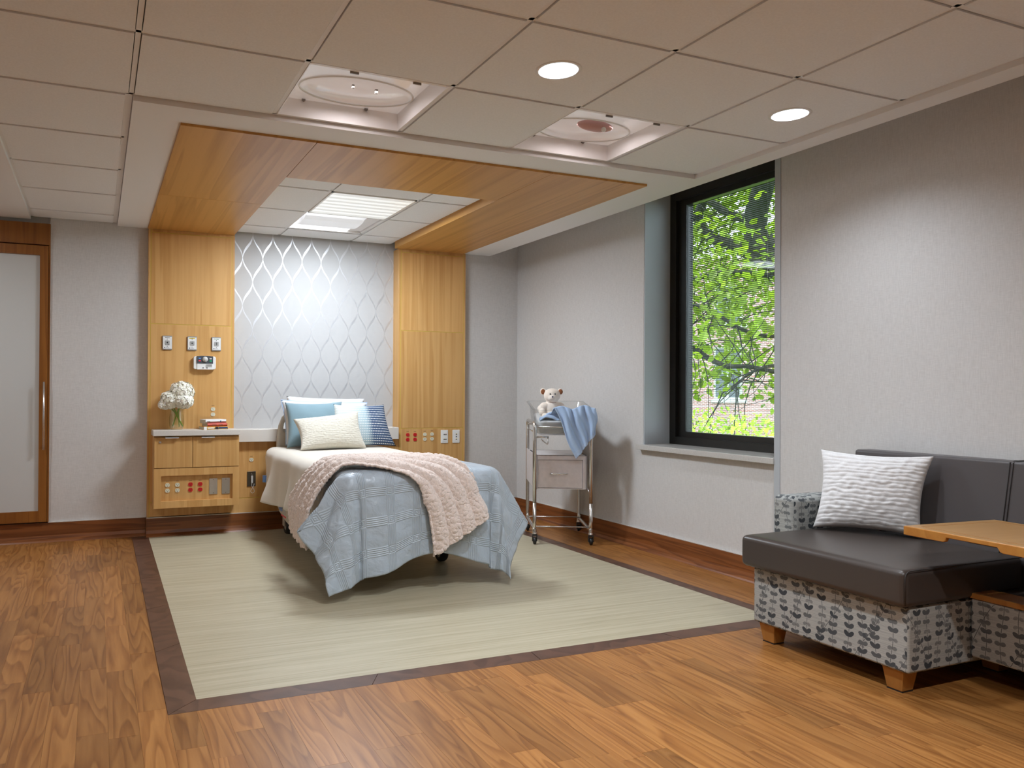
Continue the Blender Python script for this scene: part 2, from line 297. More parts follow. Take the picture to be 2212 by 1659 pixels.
# ------------------------------------------------------------------ mesh helpers
class MB:
    def __init__(s): s.v = []; s.f = []; s.mi = []; s.k = 0
    def add(s, vs, fs):
        o = len(s.v); s.v += [tuple(v) for v in vs]; s.f += [tuple(i+o for i in f) for f in fs]; s.mi += [s.k]*len(fs); return s
    def box(s, x0, x1, y0, y1, z0, z1):
        x0, x1 = sorted((x0, x1)); y0, y1 = sorted((y0, y1)); z0, z1 = sorted((z0, z1))
        return s.add([(x0, y0, z0), (x1, y0, z0), (x1, y1, z0), (x0, y1, z0), (x0, y0, z1), (x1, y0, z1), (x1, y1, z1), (x0, y1, z1)],
            [(0, 3, 2, 1), (4, 5, 6, 7), (0, 1, 5, 4), (1, 2, 6, 5), (2, 3, 7, 6), (3, 0, 4, 7)])
    def hexa(s, b, t):
        return s.add(list(b)+list(t), [(0, 3, 2, 1), (4, 5, 6, 7), (0, 1, 5, 4), (1, 2, 6, 5), (2, 3, 7, 6), (3, 0, 4, 7)])
    def prism(s, poly, a0, a1, axis='z'):
        n = len(poly)
        def P(p, a): return {'z': (p[0], p[1], a), 'y': (p[0], a, p[1]), 'x': (a, p[0], p[1])}[axis]
        vs = [P(p, a0) for p in poly]+[P(p, a1) for p in poly]
        return s.add(vs, [tuple(range(n))[::-1], tuple(range(n, 2*n))]+[(i, (i+1) % n, n+(i+1) % n, n+i) for i in range(n)])
    def tube(s, pts, r, seg=10, closed=False, caps=True):
        pts = [Vector(p) for p in pts]; n = len(pts); rs = r if isinstance(r, (list, tuple)) else [r]*n
        up = None; rings = []
        for i in range(n):
            if closed: t = pts[(i+1) % n]-pts[i-1]
            else: t = pts[min(i+1, n-1)]-pts[max(i-1, 0)]
            t.normalize()
            if up is None: up = t.orthogonal().normalized()
            else:
                up = (up-t*up.dot(t))
                up = up.normalized() if up.length > 1e-6 else t.orthogonal().normalized()
            b = t.cross(up)
            rings.append([pts[i]+(up*math.cos(a)+b*math.sin(a))*rs[i] for a in [2*math.pi*k/seg for k in range(seg)]])
        vs = [v for rg in rings for v in rg]; fs = []
        for i in range(n if closed else n-1):
            j = (i+1) % n
            for k in range(seg): fs.append((i*seg+k, i*seg+(k+1) % seg, j*seg+(k+1) % seg, j*seg+k))
        if caps and not closed: fs += [tuple(range(seg))[::-1], tuple(range((n-1)*seg, n*seg))]
        return s.add(vs, fs)
    def lathe(s, prof, c=(0, 0, 0), seg=28, axis='z', sx=1, sy=1):
        vs = []; n = len(prof)
        for k in range(seg):
            a = 2*math.pi*k/seg
            for r, h in prof:
                p = (r*math.cos(a)*sx, r*math.sin(a)*sy, h)
                if axis == 'y': p = (p[0], h, p[1])
                if axis == 'x': p = (h, p[0], p[1])
                vs.append((c[0]+p[0], c[1]+p[1], c[2]+p[2]))
        fs = [(k*n+i, ((k+1) % seg)*n+i, ((k+1) % seg)*n+i+1, k*n+i+1) for k in range(seg) for i in range(n-1)]
        return s.add(vs, fs)
    def ell(s, c, r, seg=20, rings=12):
        return s.lathe([(math.sin(math.pi*i/rings)*1.0+1e-5, -math.cos(math.pi*i/rings)) for i in range(rings+1)], (0, 0, 0), seg)._fix(c, r, seg*(rings+1))
    def _fix(s, c, r, n):
        for i in range(len(s.v)-n, len(s.v)): v = s.v[i]; s.v[i] = (c[0]+v[0]*r[0], c[1]+v[1]*r[1], c[2]+v[2]*r[2])
        return s
    def mat4(s, mtx, start=0):
        for i in range(start, len(s.v)): s.v[i] = tuple(mtx @ Vector(s.v[i]))
        return s
    def mesh(s, name):
        me = D.meshes.new(name); me.from_pydata(s.v, [], s.f)
        if max(s.mi, default=0): me.polygons.foreach_set('material_index', s.mi)
        bm = bmesh.new(); bm.from_mesh(me); bmesh.ops.remove_doubles(bm, verts=bm.verts, dist=1e-6); bmesh.ops.recalc_face_normals(bm, faces=bm.faces); bm.to_mesh(me); bm.free()
        return me
def rootm(t): return Matrix.Translation(t.location) @ t.rotation_euler.to_matrix().to_4x4()
def obj(name, mb, mat, parent=None, world=False, smooth=False, bevel=0, seg=2):
    me = mb if isinstance(mb, bpy.types.Mesh) else mb.mesh(name)
    for mm in (mat if isinstance(mat, (list, tuple)) else [mat]): me.materials.append(M[mm] if isinstance(mm, str) else mm)
    o = D.objects.new(name, me); COL.objects.link(o)
    if smooth: me.polygons.foreach_set('use_smooth', [True]*len(me.polygons))
    if parent is not None:
        o.parent = parent
        if world:
            o.matrix_parent_inverse = rootm(parent).inverted()
    if bevel:
        b = o.modifiers.new('bevel', 'BEVEL'); b.width = bevel; b.segments = seg; b.limit_method = 'ANGLE'; b.angle_limit = R(40)
        me.polygons.foreach_set('use_smooth', [True]*len(me.polygons))
        w_ = o.modifiers.new('wn', 'WEIGHTED_NORMAL'); w_.keep_sharp = True
    return o
def tag(o, label=None, cat=None, group=None, kind=None):
    if label: o['label'] = label
    if cat: o['category'] = cat
    if group: o['group'] = group
    if kind: o['kind'] = kind
    return o
def thing(name, label, cat, loc=(0, 0, 0), rotz=0, group=None):
    o = D.objects.new(name, None); COL.objects.link(o); o.location = loc; o.rotation_euler = (0, 0, rotz); o.empty_display_size = .05
    return tag(o, label, cat, group)
def struct(name, mb, mat, **kw): return tag(obj(name, mb, mat, **kw), kind='structure')
def sempty(name):
    o = D.objects.new(name, None); COL.objects.link(o); return tag(o, kind='structure')
def dup(root, loc, rotz=None, label=None):
    def cp(o, par):
        c = o.copy(); COL.objects.link(c)
        if par is not None: c.parent = par
        for ch in o.children: cp(ch, c)
        return c
    r = cp(root, None); r.location = loc
    if rotz is not None: r.rotation_euler = (0, 0, rotz)
    if label: r['label'] = label
    return r
def B(*a): return MB().box(*a)
def bend(pts, r=.04, n=5):
    out = [Vector(pts[0])]
    for i in range(1, len(pts)-1):
        p = Vector(pts[i]); a = (Vector(pts[i-1])-p); b = (Vector(pts[i+1])-p); ra = min(r, a.length*.45, b.length*.45)
        A = p+a.normalized()*ra; Bq = p+b.normalized()*ra
        for k in range(n+1): t = k/n; out.append(A.lerp(p, t).lerp(p.lerp(Bq, t), t))
    out.append(Vector(pts[-1])); return out
def rrect(x0, x1, z0, z1, r, n=5):
    out = []
    for cx, cz, a0 in ((x1-r, z1-r, 0), (x0+r, z1-r, 90), (x0+r, z0+r, 180), (x1-r, z0+r, 270)):
        for k in range(n+1): a = R(a0+90*k/n); out.append((cx+r*math.cos(a), cz+r*math.sin(a)))
    return out
def text(s, size, loc, mat, parent, name='lettering', world=True):
    cu_ = D.curves.new(name, 'FONT'); cu_.body = s; cu_.size = size; cu_.align_x = 'CENTER'; cu_.align_y = 'CENTER'; cu_.extrude = .0003
    to = D.objects.new('tmp', cu_); COL.objects.link(to); dg = bpy.context.evaluated_depsgraph_get()
    me = D.meshes.new_from_object(to.evaluated_get(dg)); D.objects.remove(to)
    me.transform(Matrix.Translation(loc) @ Matrix.Rotation(R(90), 4, 'X'))
    return obj(name, me, mat, parent, world)
XB, YB, H = 3.465, 2.72, 2.36      # right wall, back wall, tile plane

# ------------------------------------------------------------------ floor: planks, walnut border, inlay
floor = struct('floor', B(-2.7, 3.9, -5.3, 2.9, -.08, -.0035), 'floor')
def toned(mb_list, tones, name, mat, parent):
    me = D.meshes.new(name); vs = []; fs = []; tn = []
    for mb, t in zip(mb_list, tones):
        o = len(vs); vs += mb.v; fs += [tuple(i+o for i in f) for f in mb.f]; tn += [t]*len(mb.v)
    me.from_pydata(vs, [], fs); at = me.attributes.new('tone', 'FLOAT', 'POINT'); at.data.foreach_set('value', tn)
    return obj(name, me, mat, parent)
PW, PL = .095, .62
planks = []
for k in range(-18, 36):
    x0 = .105+k*PW; x1 = min(x0+PW, XB)
    if x0 >= XB: break
    y = -2.75-random.random()*PL
    top = YB if (x0 < .10 or x0 > 3.0) else -.712
    while y < top:
        y1 = min(y+PL*random.choice((.82, 1, 1, 1.1)), top)
        if y1-y > .04: planks.append((x0+.00025, x1-.00025, y+.00025, y1-.00025))
        y = y1
planks.sort(key=lambda p: math.hypot((p[0]+p[1])/2-CAM.x, (p[2]+p[3])/2-CAM.y) if p[2] > -2.3 else 99)
tones = [random.random() for _ in planks]
def pmb(p): h = random.uniform(-.00015, .0001); return MB().box(p[0], p[1], p[2], p[3], -.0045, h)
for p, t in zip(planks[:296], tones): toned([pmb(p)], [t], 'plank', 'floor', floor)
if len(planks) > 296: tag(toned([pmb(p) for p in planks[296:]], tones[296:], 'plank_field', 'floor', floor), kind='stuff')
def quadbox(pts, z0, z1): return MB().hexa([(x, y, z0) for x, y in pts], [(x, y, z1) for x, y in pts])
# inlay corners (front-left, front-right, back-right, back-left) and the border around it
I = [(.211, -.612), (2.985, -.50), (2.930, 2.65), (.240, 2.65)]
I[1] = (2.985, -.612)
O = [(.106, -.712), (3.062, -.712), (3.032, 2.65), (.124, 2.65)]
obj('floor_inlay', quadbox(I, -.004, .0006), 'rug', floor)
def lerp2(a, b, t): return (a[0]+(b[0]-a[0])*t, a[1]+(b[1]-a[1])*t)
for a, b, n in ((0, 1, 4), (1, 2, 5), (3, 0, 5)):
    for i in range(n):
        t0, t1 = i/n, (i+1)/n
        obj('border_plank', quadbox([lerp2(O[a], O[b], t0), lerp2(O[a], O[b], t1-.0008), lerp2(I[a], I[b], t1-.0008), lerp2(I[a], I[b], t0)], -.004, .0003), 'border', floor)

# ------------------------------------------------------------------ ceiling
ceiling = struct('ceiling', B(-2.7, 3.9, -5.3, 2.9, 2.64, 2.72), 'soffit')
T = .6096
def tile(x0, x1, y0, y1, z=H, hole=None):
    g = .0128; mb = MB(); a, b, c, d = x0+g, x1-g, y0+g, y1-g
    if not hole: return mb.box(a, b, c, d, z, z+.018)
    hx, hy, hr = hole; n = 32; ci = [(hx+hr*math.cos(2*math.pi*k/n), hy+hr*math.sin(2*math.pi*k/n)) for k in range(n)]
    def edge(p):
        dx, dy = p[0]-hx, p[1]-hy; t = min(((b-hx) if dx > 0 else (a-hx))/dx if abs(dx) > 1e-6 else 9e9, ((d-hy) if dy > 0 else (c-hy))/dy if abs(dy) > 1e-6 else 9e9)
        return (hx+dx*t, hy+dy*t)
    ou = [edge(p) for p in ci]
    for zz in (z, z+.018): mb.v += [(*p, zz) for p in ci]+[(*p, zz) for p in ou]
    for k in range(n):
        j = (k+1) % n
        mb.f += [(k, j, n+j, n+k), (2*n+k, 3*n+k, 3*n+j, 2*n+j), (k, 2*n+k, 2*n+j, j), (n+k, n+j, 3*n+j, 3*n+k)]
    # corner fill
    for X, Y in ((a, c), (b, c), (b, d), (a, d)):
        ds = sorted(range(n), key=lambda k: math.hypot(ou[k][0]-X, ou[k][1]-Y))[:2]
        o = len(mb.v); mb.v.append((X, Y, z)); mb.f.append((o, n+ds[0], n+ds[1]))
    mb.mi = [0]*len(mb.f); return mb
XL = -.575; NEAR = -7
xs = [XL]+[k*T for k in range(0, 6)]; xs_main = xs
EX = {(0, 0): None}
def bar(x0, x1, y0, y1, z=H): obj('grid_bar', B(x0, x1, y0, y1, z+.0055, z+.035), 'grid', ceiling)
for j in range(0, 8):
    y1 = -j*T; y0 = y1-T
    for i in range(len(xs)-1):
        if j == 0 and i in (2, 4): continue      # exam lights sit here
        x0, x1 = xs[i], xs[i+1]; hole = None
        for hx, hy in DOWN+FILL_REAR:
            if x0 < hx < x1 and y0 < hy < y1: hole = (hx, hy, .080)
        obj('ceiling_tile', tile(x0, x1, y0, y1, hole=hole), 'tile', ceiling)
    bar(XL, 3.06, y0-.0092, y0+.0092)
ys_l = [0, T, 2*T, 3*T, 4*T, YB]
for a, b in zip(ys_l[:-1], ys_l[1:]):
    obj('ceiling_tile', tile(XL, -.012, a, b), 'tile', ceiling); bar(XL, -.01, b-.0092, b+.0092)
bar(XL, 3.06, -.0092, .0092)
for x in xs[1:6]: bar(x-.0092, x+.0092, -4.9, .0)
bar(-.024, .006, .0, YB); bar(XL-.004, XL+.016, -4.9, YB); bar(3.040, 3.062, -4.9, .01)
ZS = 2.341                                        # underside of the painted soffit
for nm, a in (('soffit_band', (.008, 3.175, .012, .21, ZS, 2.5)), ('soffit_band', (.008, .225, .21, YB, ZS, 2.5)), ('soffit_band', (2.875, 3.175, .21, YB, ZS, 2.5)),
              ('ceiling_border', (3.056, 3.175, -4.9, .012, ZS, 2.5)), ('ceiling_border', (-2.65, XL-.004, -4.9, YB, ZS, 2.5)), ('ceiling_border', (-2.65, 3.175, -5.2, -4.88, ZS, 2.5))):
    obj(nm, B(*a), 'soffit', ceiling)
obj('ceiling_backing', MB().box(XL, .008, -4.9, YB, H+.05, H+.06).box(.008, 3.06, -4.9, -T, H+.05, H+.06).box(.008, T, -T, .012, H+.05, H+.06).box(2*T, 3*T, -T, .012, H+.05, H+.06).box(4*T, 3.06, -T, .012, H+.05, H+.06) if False else
    MB().box(XL, .008, 0, YB, H+.05, H+.06), 'slot', ceiling)
# ceiling inside the wooden canopy
ZI = 2.385; ix = [.867, 1.25, 1.865, 2.232]; iy = [.872, 1.272, 1.885, 2.488, 2.785]
for j in range(4):
    for i in range(3):
        if i == 1 and j in (1, 2): continue        # the lamp takes two modules
        obj('ceiling_tile', tile(ix[i], ix[i+1], iy[j], iy[j+1], ZI), 'tile', ceiling)
for x in ix[1:3]: bar(x-.0092, x+.0092, iy[0], iy[-1], ZI)
bar(ix[3]-.016, ix[3]+.004, iy[0], iy[-1], ZI)
for y in iy[1:4]:
    bar(ix[0], ix[1], y-.0092, y+.0092, ZI); bar(ix[2], ix[3], y-.0092, y+.0092, ZI)
    if y != iy[2]: bar(ix[1], ix[2], y-.0092, y+.0092, ZI)
bar(ix[0], ix[3], iy[4]-.012, iy[4], ZI)
obj('ceiling_backing', MB().box(ix[0], ix[1], iy[0], iy[4], ZI+.05, ZI+.06).box(ix[2], ix[3], iy[0], iy[4], ZI+.05, ZI+.06).box(ix[1], ix[2], iy[0], iy[1], ZI+.05, ZI+.06).box(ix[1], ix[2], iy[3], iy[4], ZI+.05, ZI+.06), 'slot', ceiling)

# ------------------------------------------------------------------ walls, base, window opening
wb = struct('wall_back', B(-.447, .235, YB, 2.95, 0, 2.64), 'wall')
obj('wall_panel', B(2.895, XB+.4, YB, 2.95, 0, 2.64), 'wall', wb); obj('wall_panel', B(-2.7, -.447, YB+.03, 2.95, 0, 2.64), 'wall', wb)
obj('wallpaper', B(.235, 2.895, 2.79, 2.95, .0, 2.64), 'paper', wb)
obj('edge_bead', B(-.452, -.446, YB-.004, YB+.03, .14, 2.36), 'cap', wb)
wr_ = struct('wall_right', B(XB, 3.86, .955, 2.95, 0, 2.64), 'wall')
obj('wall_panel', B(XB, 3.86, -.30, .955, 0, .704), 'wall', wr_); obj('wall_panel', B(3.43, 3.86, -5.3, -.216, 0, 2.64), 'wall', wr_)
obj('corner_guard', B(3.426, 3.434, -.252, -.213, .13, 2.6), 'guard_daylight', wr_); obj('window_header', B(3.60, 3.86, -.22, .96, 2.56, 2.64), 'wall', wr_)
obj('reveal_daylight_tint', B(XB+.002, 3.69, .945, .957, .742, 2.60), 'guard_daylight', wr_)  # added sheet on the reveal, cool daylight put into its grey colour
struct('wall_left', B(-2.75, -2.6, -5.3, 2.95, 0, 2.64), 'wall'); struct('wall_front', B(-2.7, 3.86, -5.35, -5.2, 0, 2.64), 'wall')
def cove(y, x0, x1):
    return MB().prism([(0, 0), (-.045, .0), (-.038, .010), (-.022, .022), (-.015, .045), (-.014, .137), (0, .137)], x0, x1, 'x').mat4(Matrix.Translation((0, y, 0)))
bb = struct('baseboard_back', cove(YB, -2.6, .222), 'base')
obj('base_segment', cove(2.66, .222, 2.905), 'base', bb); obj('base_segment', cove(YB, 2.905, XB), 'base', bb)
for y, a, b in ((YB, -.45, .222), (2.66, .226, 2.905), (YB, 2.905, XB)): obj('base_cap', B(a, b, y-.0155, y, .137, .1415), 'cap', bb)
def cove_x(x, y0, y1): return MB().prism([(0, 0), (-.045, .0), (-.038, .010), (-.022, .022), (-.015, .045), (-.014, .137), (0, .137)], y0, y1, 'y').mat4(Matrix.Translation((x, 0, 0)))
br_ = struct('baseboard_right', cove_x(XB, -.21, YB), 'base'); obj('base_segment', cove_x(3.43, -5.2, -.21), 'base', br_)
obj('base_cap', B(XB-.0155, XB, -.21, YB, .137, .1415), 'cap', br_); obj('base_cap', B(3.43-.0155, 3.43, -5.2, -.21, .137, .1415), 'cap', br_)
win = struct('window_1', MB().box(3.69, 3.80, .885, .955, .742, 2.56).box(3.69, 3.80, -.20, -.13, .742, 2.56).box(3.69, 3.80, -.13, .885, .742, .795).box(3.69, 3.80, -.13, .885, 2.475, 2.56), 'frame')
obj('window_sash', MB().box(3.715, 3.775, .81, .885, .795, 2.475).box(3.715, 3.775, -.13, -.06, .795, 2.475).box(3.715, 3.775, -.06, .81, .795, .833).box(3.715, 3.775, -.06, .81, 2.435, 2.475), 'frame', win)
obj('glass_pane', B(3.722, 3.726, -.06, .81, .833, 2.435), 'pane', win); obj('glass_pane', B(3.762, 3.766, -.06, .81, .833, 2.435), 'pane', win)
sl = MB().add([(3.736, -.055, .0006), (3.7515, -.055, -.0006), (3.7515, .805, -.0006), (3.736, .805, .0006), (3.7435, -.055, .0011), (3.7435, .805, .0011)], [(0, 1, 4), (1, 2, 5, 4), (2, 3, 5), (3, 0, 4, 5), (0, 3, 2, 1)]).mesh('blind_slat'); sl.materials.append(M['slat'])
for k in range(127):
    o = D.objects.new('blind_slat', sl); COL.objects.link(o); o.parent = win; o.location = (0, 0, .842+k*.01255)
for y in (.12, .42, .70): obj('blind_cord', B(3.735, 3.7355, y, y+.0012, .836, 2.435), 'lgrey', win)
obj('window_sill', B(3.418, 3.70, -.214, .985, .705, .742), 'sill', win, bevel=.004)

# ------------------------------------------------------------------ wardrobe with frosted door, left
wd = thing('wardrobe', 'built-in wardrobe with cherry wood frame and frosted glass door on the left', 'wardrobe', (-1.0, YB, .15))
obj('header_panel', B(-1.9, -.447, 2.692, YB+.03, 2.158, 2.312), 'door_wood', wd, True)
obj('side_stile', B(-.458, -.447, 2.70, YB+.03, .146, 2.158), 'door_wood', wd, True)
dx0, dx1, dz0, dz1 = -1.38, -.460, .150, 2.148
door = obj('door', MB().box(dx1-.055, dx1, 2.685, 2.72, dz0, dz1).box(dx0, dx0+.055, 2.685, 2.72, dz0, dz1).box(dx0+.055, dx1-.055, 2.685, 2.72, dz0, dz0+.078).box(dx0+.055, dx1-.055, 2.685, 2.72, dz1-.068, dz1), 'door_wood', wd, True)
obj('glass_pane', B(dx0+.05, dx1-.05, 2.700, 2.708, dz0+.07, dz1-.06), 'frost', door)
obj('pull_handle', MB().tube([(-.482, 2.655, .672), (-.482, 2.655, 1.162)], .0065, 10).tube([(-.482, 2.655, .70), (-.482, 2.69, .70)], .005, 8).tube([(-.482, 2.655, 1.13), (-.482, 2.69, 1.13)], .005, 8), 'steel', door, smooth=True)
obj('cabinet_back', B(-1.9, -.447, 2.722, 2.75, .14, 2.312), 'door_wood', wd, True)

# ------------------------------------------------------------------ headwall, canopy, ledge, cabinet
hw = thing('headwall', 'oak laminate headwall with two tall side panels and yellow inlay lines behind the bed', 'headwall', (1.57, 2.72, .14))
YH = 2.66
def panel(nm, x0, x1, z0, z1, yb=2.72): return obj(nm, B(x0, x1, YH, yb, z0, z1), 'oak', hw, True)
g_ = .0035
for x0, x1, zz in ((.245, .852, (.142, .256, .80, 1.611, 2.306, 2.332)), (2.284, 2.882, (.142, .256, .788, 1.629, 2.302, 2.332))):
    for a, b in zip(zz[:-1], zz[1:]): panel('panel', x0+g_, x1-g_, a+g_, b-g_)
    for z in zz[1:-1]: obj('inlay_strip', B(x0, x1, YH+.0012, YH+.02, z-.0035, z+.0035), 'inlay', hw, True)
    for x in (x0, x1): obj('inlay_strip', B(x-.0035, x+.0035, YH+.0008, YH+.02, .142, 2.332), 'inlay', hw, True)
for x0, x1, yb in ((.228, .2415, 2.72), (.8555, .872, 2.79), (2.264, 2.2805, 2.79), (2.8855, 2.900, 2.72)): obj('edge_stile', B(x0, x1, YH, yb, .142, 2.332), 'oak', hw, True)
obj('panel', B(.8725, 2.2635, YH, 2.72, .2595, .70), 'oak', hw, True); obj('panel', B(.8725, 2.2635, YH, 2.72, .142, .2525), 'oak', hw, True)
obj('inlay_strip', B(.8725, 2.2635, YH+.0012, 2.70, .2525, .2595), 'inlay', hw, True)
ledge = tag(obj('ledge', B(.888, 2.252, 2.612, 2.79, .701, .801), 'quartz', bevel=.003), 'long pale speckled ledge across the headwall behind the bed', 'ledge')
cp = thing('canopy', 'oak laminate canopy frame fixed under the ceiling above the bed', 'canopy', (1.55, 1.45, 2.33))
ZW = 2.329
for a in ((.222, .866, .21, 1.563), (.222, .866, 1.566, 2.66), (.869, 2.222, .21, .872), (2.225, 2.878, .21, 2.66)):
    obj('canopy_panel', B(*a, ZW, 2.392), 'oak_x', cp, True)

cab = thing('wall_cabinet', 'oak wall-hung bedside cabinet with two drop doors and a socket panel', 'cabinet', (.575, 2.56, .233))
CY = 2.47
obj('body', B(.264, .885, CY+.02, 2.66, .233, .765), 'oak', cab, True)
for x0, x1, hx in ((.266, .5375, .39), (.5415, .884, .65)):
    d_ = obj('drawer', B(x0, x1, CY, CY+.02, .531, .757), 'oak', cab, True, bevel=.001)
    obj('edge_pull', MB().box(hx-.048, hx+.048, CY-.022, CY+.002, .757, .760).box(hx-.048, hx+.048, CY-.022, CY-.020, .751, .760), 'pull', d_)
    if x0 < .3: obj('lock', MB().lathe([(0.0001, CY-.005), (.008, CY-.005), (.010, CY-.002), (.010, CY+.002)], (.306, 0, .722), 20, 'y').box(.3045, .3075, CY-.0056, CY-.005, .7195, .7245), 'chrome', d_)
fr = obj('socket_panel', MB().box(.264, .885, CY, CY+.02, .472, .526).box(.264, .885, CY, CY+.02, .233, .284).box(.264, .315, CY, CY+.02, .284, .472).box(.836, .885, CY, CY+.02, .284, .472), 'oak', cab, True)
ctr = tag(obj('countertop', B(.256, .888, 2.447, 2.66, .768, .810), 'quartz', bevel=.003), 'pale speckled countertop on the oak bedside cabinet', 'countertop')

# ------------------------------------------------------------------ sockets and wall plates
def face(x, z, y, mat, root):
    pts = []
    for k in range(28):
        a = 2*math.pi*k/28; pts.append((x+.0165*math.cos(a), z+max(-.0140, min(.0140, .0165*math.sin(a)))))
    f = obj('socket_face', MB().prism(pts, y-.004, y+.001, 'y'), mat, root, True)
    obj('socket_slots', MB().box(x-.0072, x-.0052, y-.0044, y-.0035, z+.001, z+.0085).box(x+.0052, x+.0068, y-.0044, y-.0035, z+.001, z+.007).lathe([(.0001, y-.0044), (.0026, y-.0044), (.0026, y-.0035)], (x, 0, z-.0065), 12, 'y'), 'blackink', f)
def marks(x, z, y, root, w=.022):
    mb = MB(); q_ = x-w/2
    for k in range(5): mb.box(q_+k*w/5, q_+k*w/5+w/7, y-.0006, y+.0005, z-.0018, z+.0018)
    obj('caption', mb, 'ink', root, True)
def duplex(x, z, y, mat, label, group=None, n=2):
    r = thing('power_socket', label, 'socket', (x, y, z-.02), 0, group)
    face(x, z+(.0205 if n == 2 else 0), y, mat, r)
    if n == 2: face(x, z-.0205, y, mat, r)
    marks(x, z+(.049 if n == 2 else .028), y, r); return r
YR = CY+.02
duplex(.362, .381, YR, 'ivory', 'leftmost ivory double socket in the cabinet socket panel'); duplex(.433, .381, YR, 'ivory', 'second ivory double socket in the cabinet panel, next to the red ones')
duplex(.527, .381, YR, 'red', 'first red double socket in the cabinet panel, beside the ivory ones'); duplex(.598, .381, YR, 'red', 'second red double socket in the cabinet panel, beside the steel plates')
duplex(.712, .94, YH, 'ivory', 'ivory double socket on the oak panel above the stacked books')
duplex(1.013, .557, YH, 'ivory', 'single round ivory socket between cabinet and bed', n=1)
duplex(2.353, .7125, YH, 'red', 'red double socket right of the bed, nearest to the pale ledge'); duplex(2.421, .7125, YH, 'red', 'red double socket right of the bed, beside the ivory sockets')
duplex(2.513, .713, YH, 'ivory', 'ivory double socket right of the bed, beside the red sockets'); duplex(2.581, .714, YH, 'ivory', 'ivory double socket right of the bed, beside the white data plates')
for x, lab in ((.6945, 'blank steel plate in the cabinet panel, next to the red sockets'), (.7875, 'blank steel plate at the right end of the cabinet panel')):
    r = thing('blank_plate', lab, 'plate', (x, YR, .32))
    obj('plate', MB().prism(rrect(x-.0305, x+.0305, .3195, .4405, .005), YR-.004, YR, 'y'), 'steel', r, True, bevel=.001)
    for z in (.330, .430): obj('screw', MB().lathe([(.0001, YR-.006), (.003, YR-.0055), (.0035, YR-.004)], (x, 0, z), 12, 'y'), 'screw', r, True)
for x, ports, lab in ((2.699, [(-.003, .020), (.013, .020), (-.003, -.022), (.013, -.022)], 'white data plate with four ports right of the bed'), (2.8125, [(.002, .021), (.002, -.001), (.002, -.023)], 'white data plate with three ports nearest the panel edge')):
    r = thing('data_plate', lab, 'plate', (x, YH, .654))
    obj('plate', MB().prism(rrect(x-.0345, x+.0345, .6545, .7695, .004), YH-.006, YH, 'y'), 'white', r, True, bevel=.002)
    obj('insert', B(x-.020, x+.024, YH-.0075, YH-.005, .668, .757), 'lgrey' if False else 'white', r, True)
    for k, (px, pz) in enumerate(ports):
        p_ = obj('port', B(x+px-.006, x+px+.006, YH-.0083, YH-.007, .709+pz-.004, .709+pz+.003), 'blackink', r, True)
        obj('port_icon', B(x+px-.003, x+px+.004, YH-.0082, YH-.0073, .709+pz+.004, .709+pz+.008), ['lgrey', 'redb', 'yellow', 'lgrey'][k] if len(ports) == 4 else ['yellow', 'lgrey', 'yellow'][k], p_)
for x, word, mt, back, lab in ((.367, 'VACUUM', 'blackink', None, 'white gas outlet plate reading VACUUM'), (.550, 'AIR', 'blackink', 'yellow', 'white gas outlet plate with yellow AIR label'), (.7335, 'OXYGEN', 'greenink', None, 'white gas outlet plate with green OXYGEN lettering')):
    r = thing('gas_outlet', lab, 'gas outlet', (x, YH, 1.414), 0)
    obj('plate', MB().prism(rrect(x-.0355, x+.0355, 1.4145, 1.5225, .004), YH-.010, YH, 'y'), 'greyplate', r, True, bevel=.002)
    fc = obj('face', B(x-.0315, x+.033, YH-.012, YH-.009, 1.4225, 1.5145), 'white', r, True)
    obj('port', MB().prism(rrect(x-.016, x+.017, 1.452, 1.485, .003), YH-.0145, YH-.011, 'y'), 'lgrey', r, True)
    obj('port_hole', MB().lathe([(.0001, YH-.0150), (.0055, YH-.0150), (.0055, YH-.014)], (x, 0, 1.469), 16, 'y').lathe([(.0001, YH-.0150), (.0022, YH-.0150), (.0022, YH-.014)], (x, 0, 1.4815), 10, 'y').lathe([(.0001, YH-.0150), (.0022, YH-.0150), (.0022, YH-.014)], (x+(.006 if word != 'OXYGEN' else 0), 0, 1.4565), 10, 'y'), 'blackink', r, True)
    for z in (1.496, 1.441): obj('screw', MB().lathe([(.0001, YH-.0135), (.0025, YH-.0132), (.003, YH-.012)], (x, 0, z), 10, 'y'), 'screw', r, True)
    if back: obj('label_strip', B(x-.021, x+.021, YH-.0125, YH-.0115, 1.5035, 1.5105), back, r, True)
    text(word, .0085, (x, YH-.0127, 1.5068), mt, r)
    obj('maker_mark', MB().lathe([(.0001, YH-.0124), (.004, YH-.0124), (.004, YH-.0118)], (x-.019, 0, 1.4315), 12, 'y').box(x-.012, x+.012, YH-.0123, YH-.0118, 1.4305, 1.4325), 'navyink', r, True)
ns = thing('nurse_call_station', 'white bedside call unit with round dial and coloured buttons', 'call unit', (.643, YH, 1.266))
def oct_(x0, x1, z0, z1, r): return rrect(x0, x1, z0, z1, r, 6)
obj('case', MB().prism(oct_(.559, .727, 1.268, 1.370, .016), 2.625, YH, 'y'), 'white', ns, True, bevel=.006, seg=3)
obj('dark_fascia', MB().prism([(.583, 1.314), (.705, 1.314), (.705, 1.370), (.675, 1.3735), (.613, 1.3735), (.583, 1.370)], 2.618, 2.63, 'y'), 'slate', ns, True, bevel=.001)
obj('lower_fascia', B(.585, .705, 2.620, 2.63, 1.2675, 1.313), 'white', ns, True, bevel=.002)
obj('dial', MB().lathe([(.0001, 2.608), (.014, 2.608), (.016, 2.612), (.0205, 2.612), (.0205, 2.62)], (.6445, 0, 1.346), 32, 'y'), 'greyb', ns, True, smooth=True)
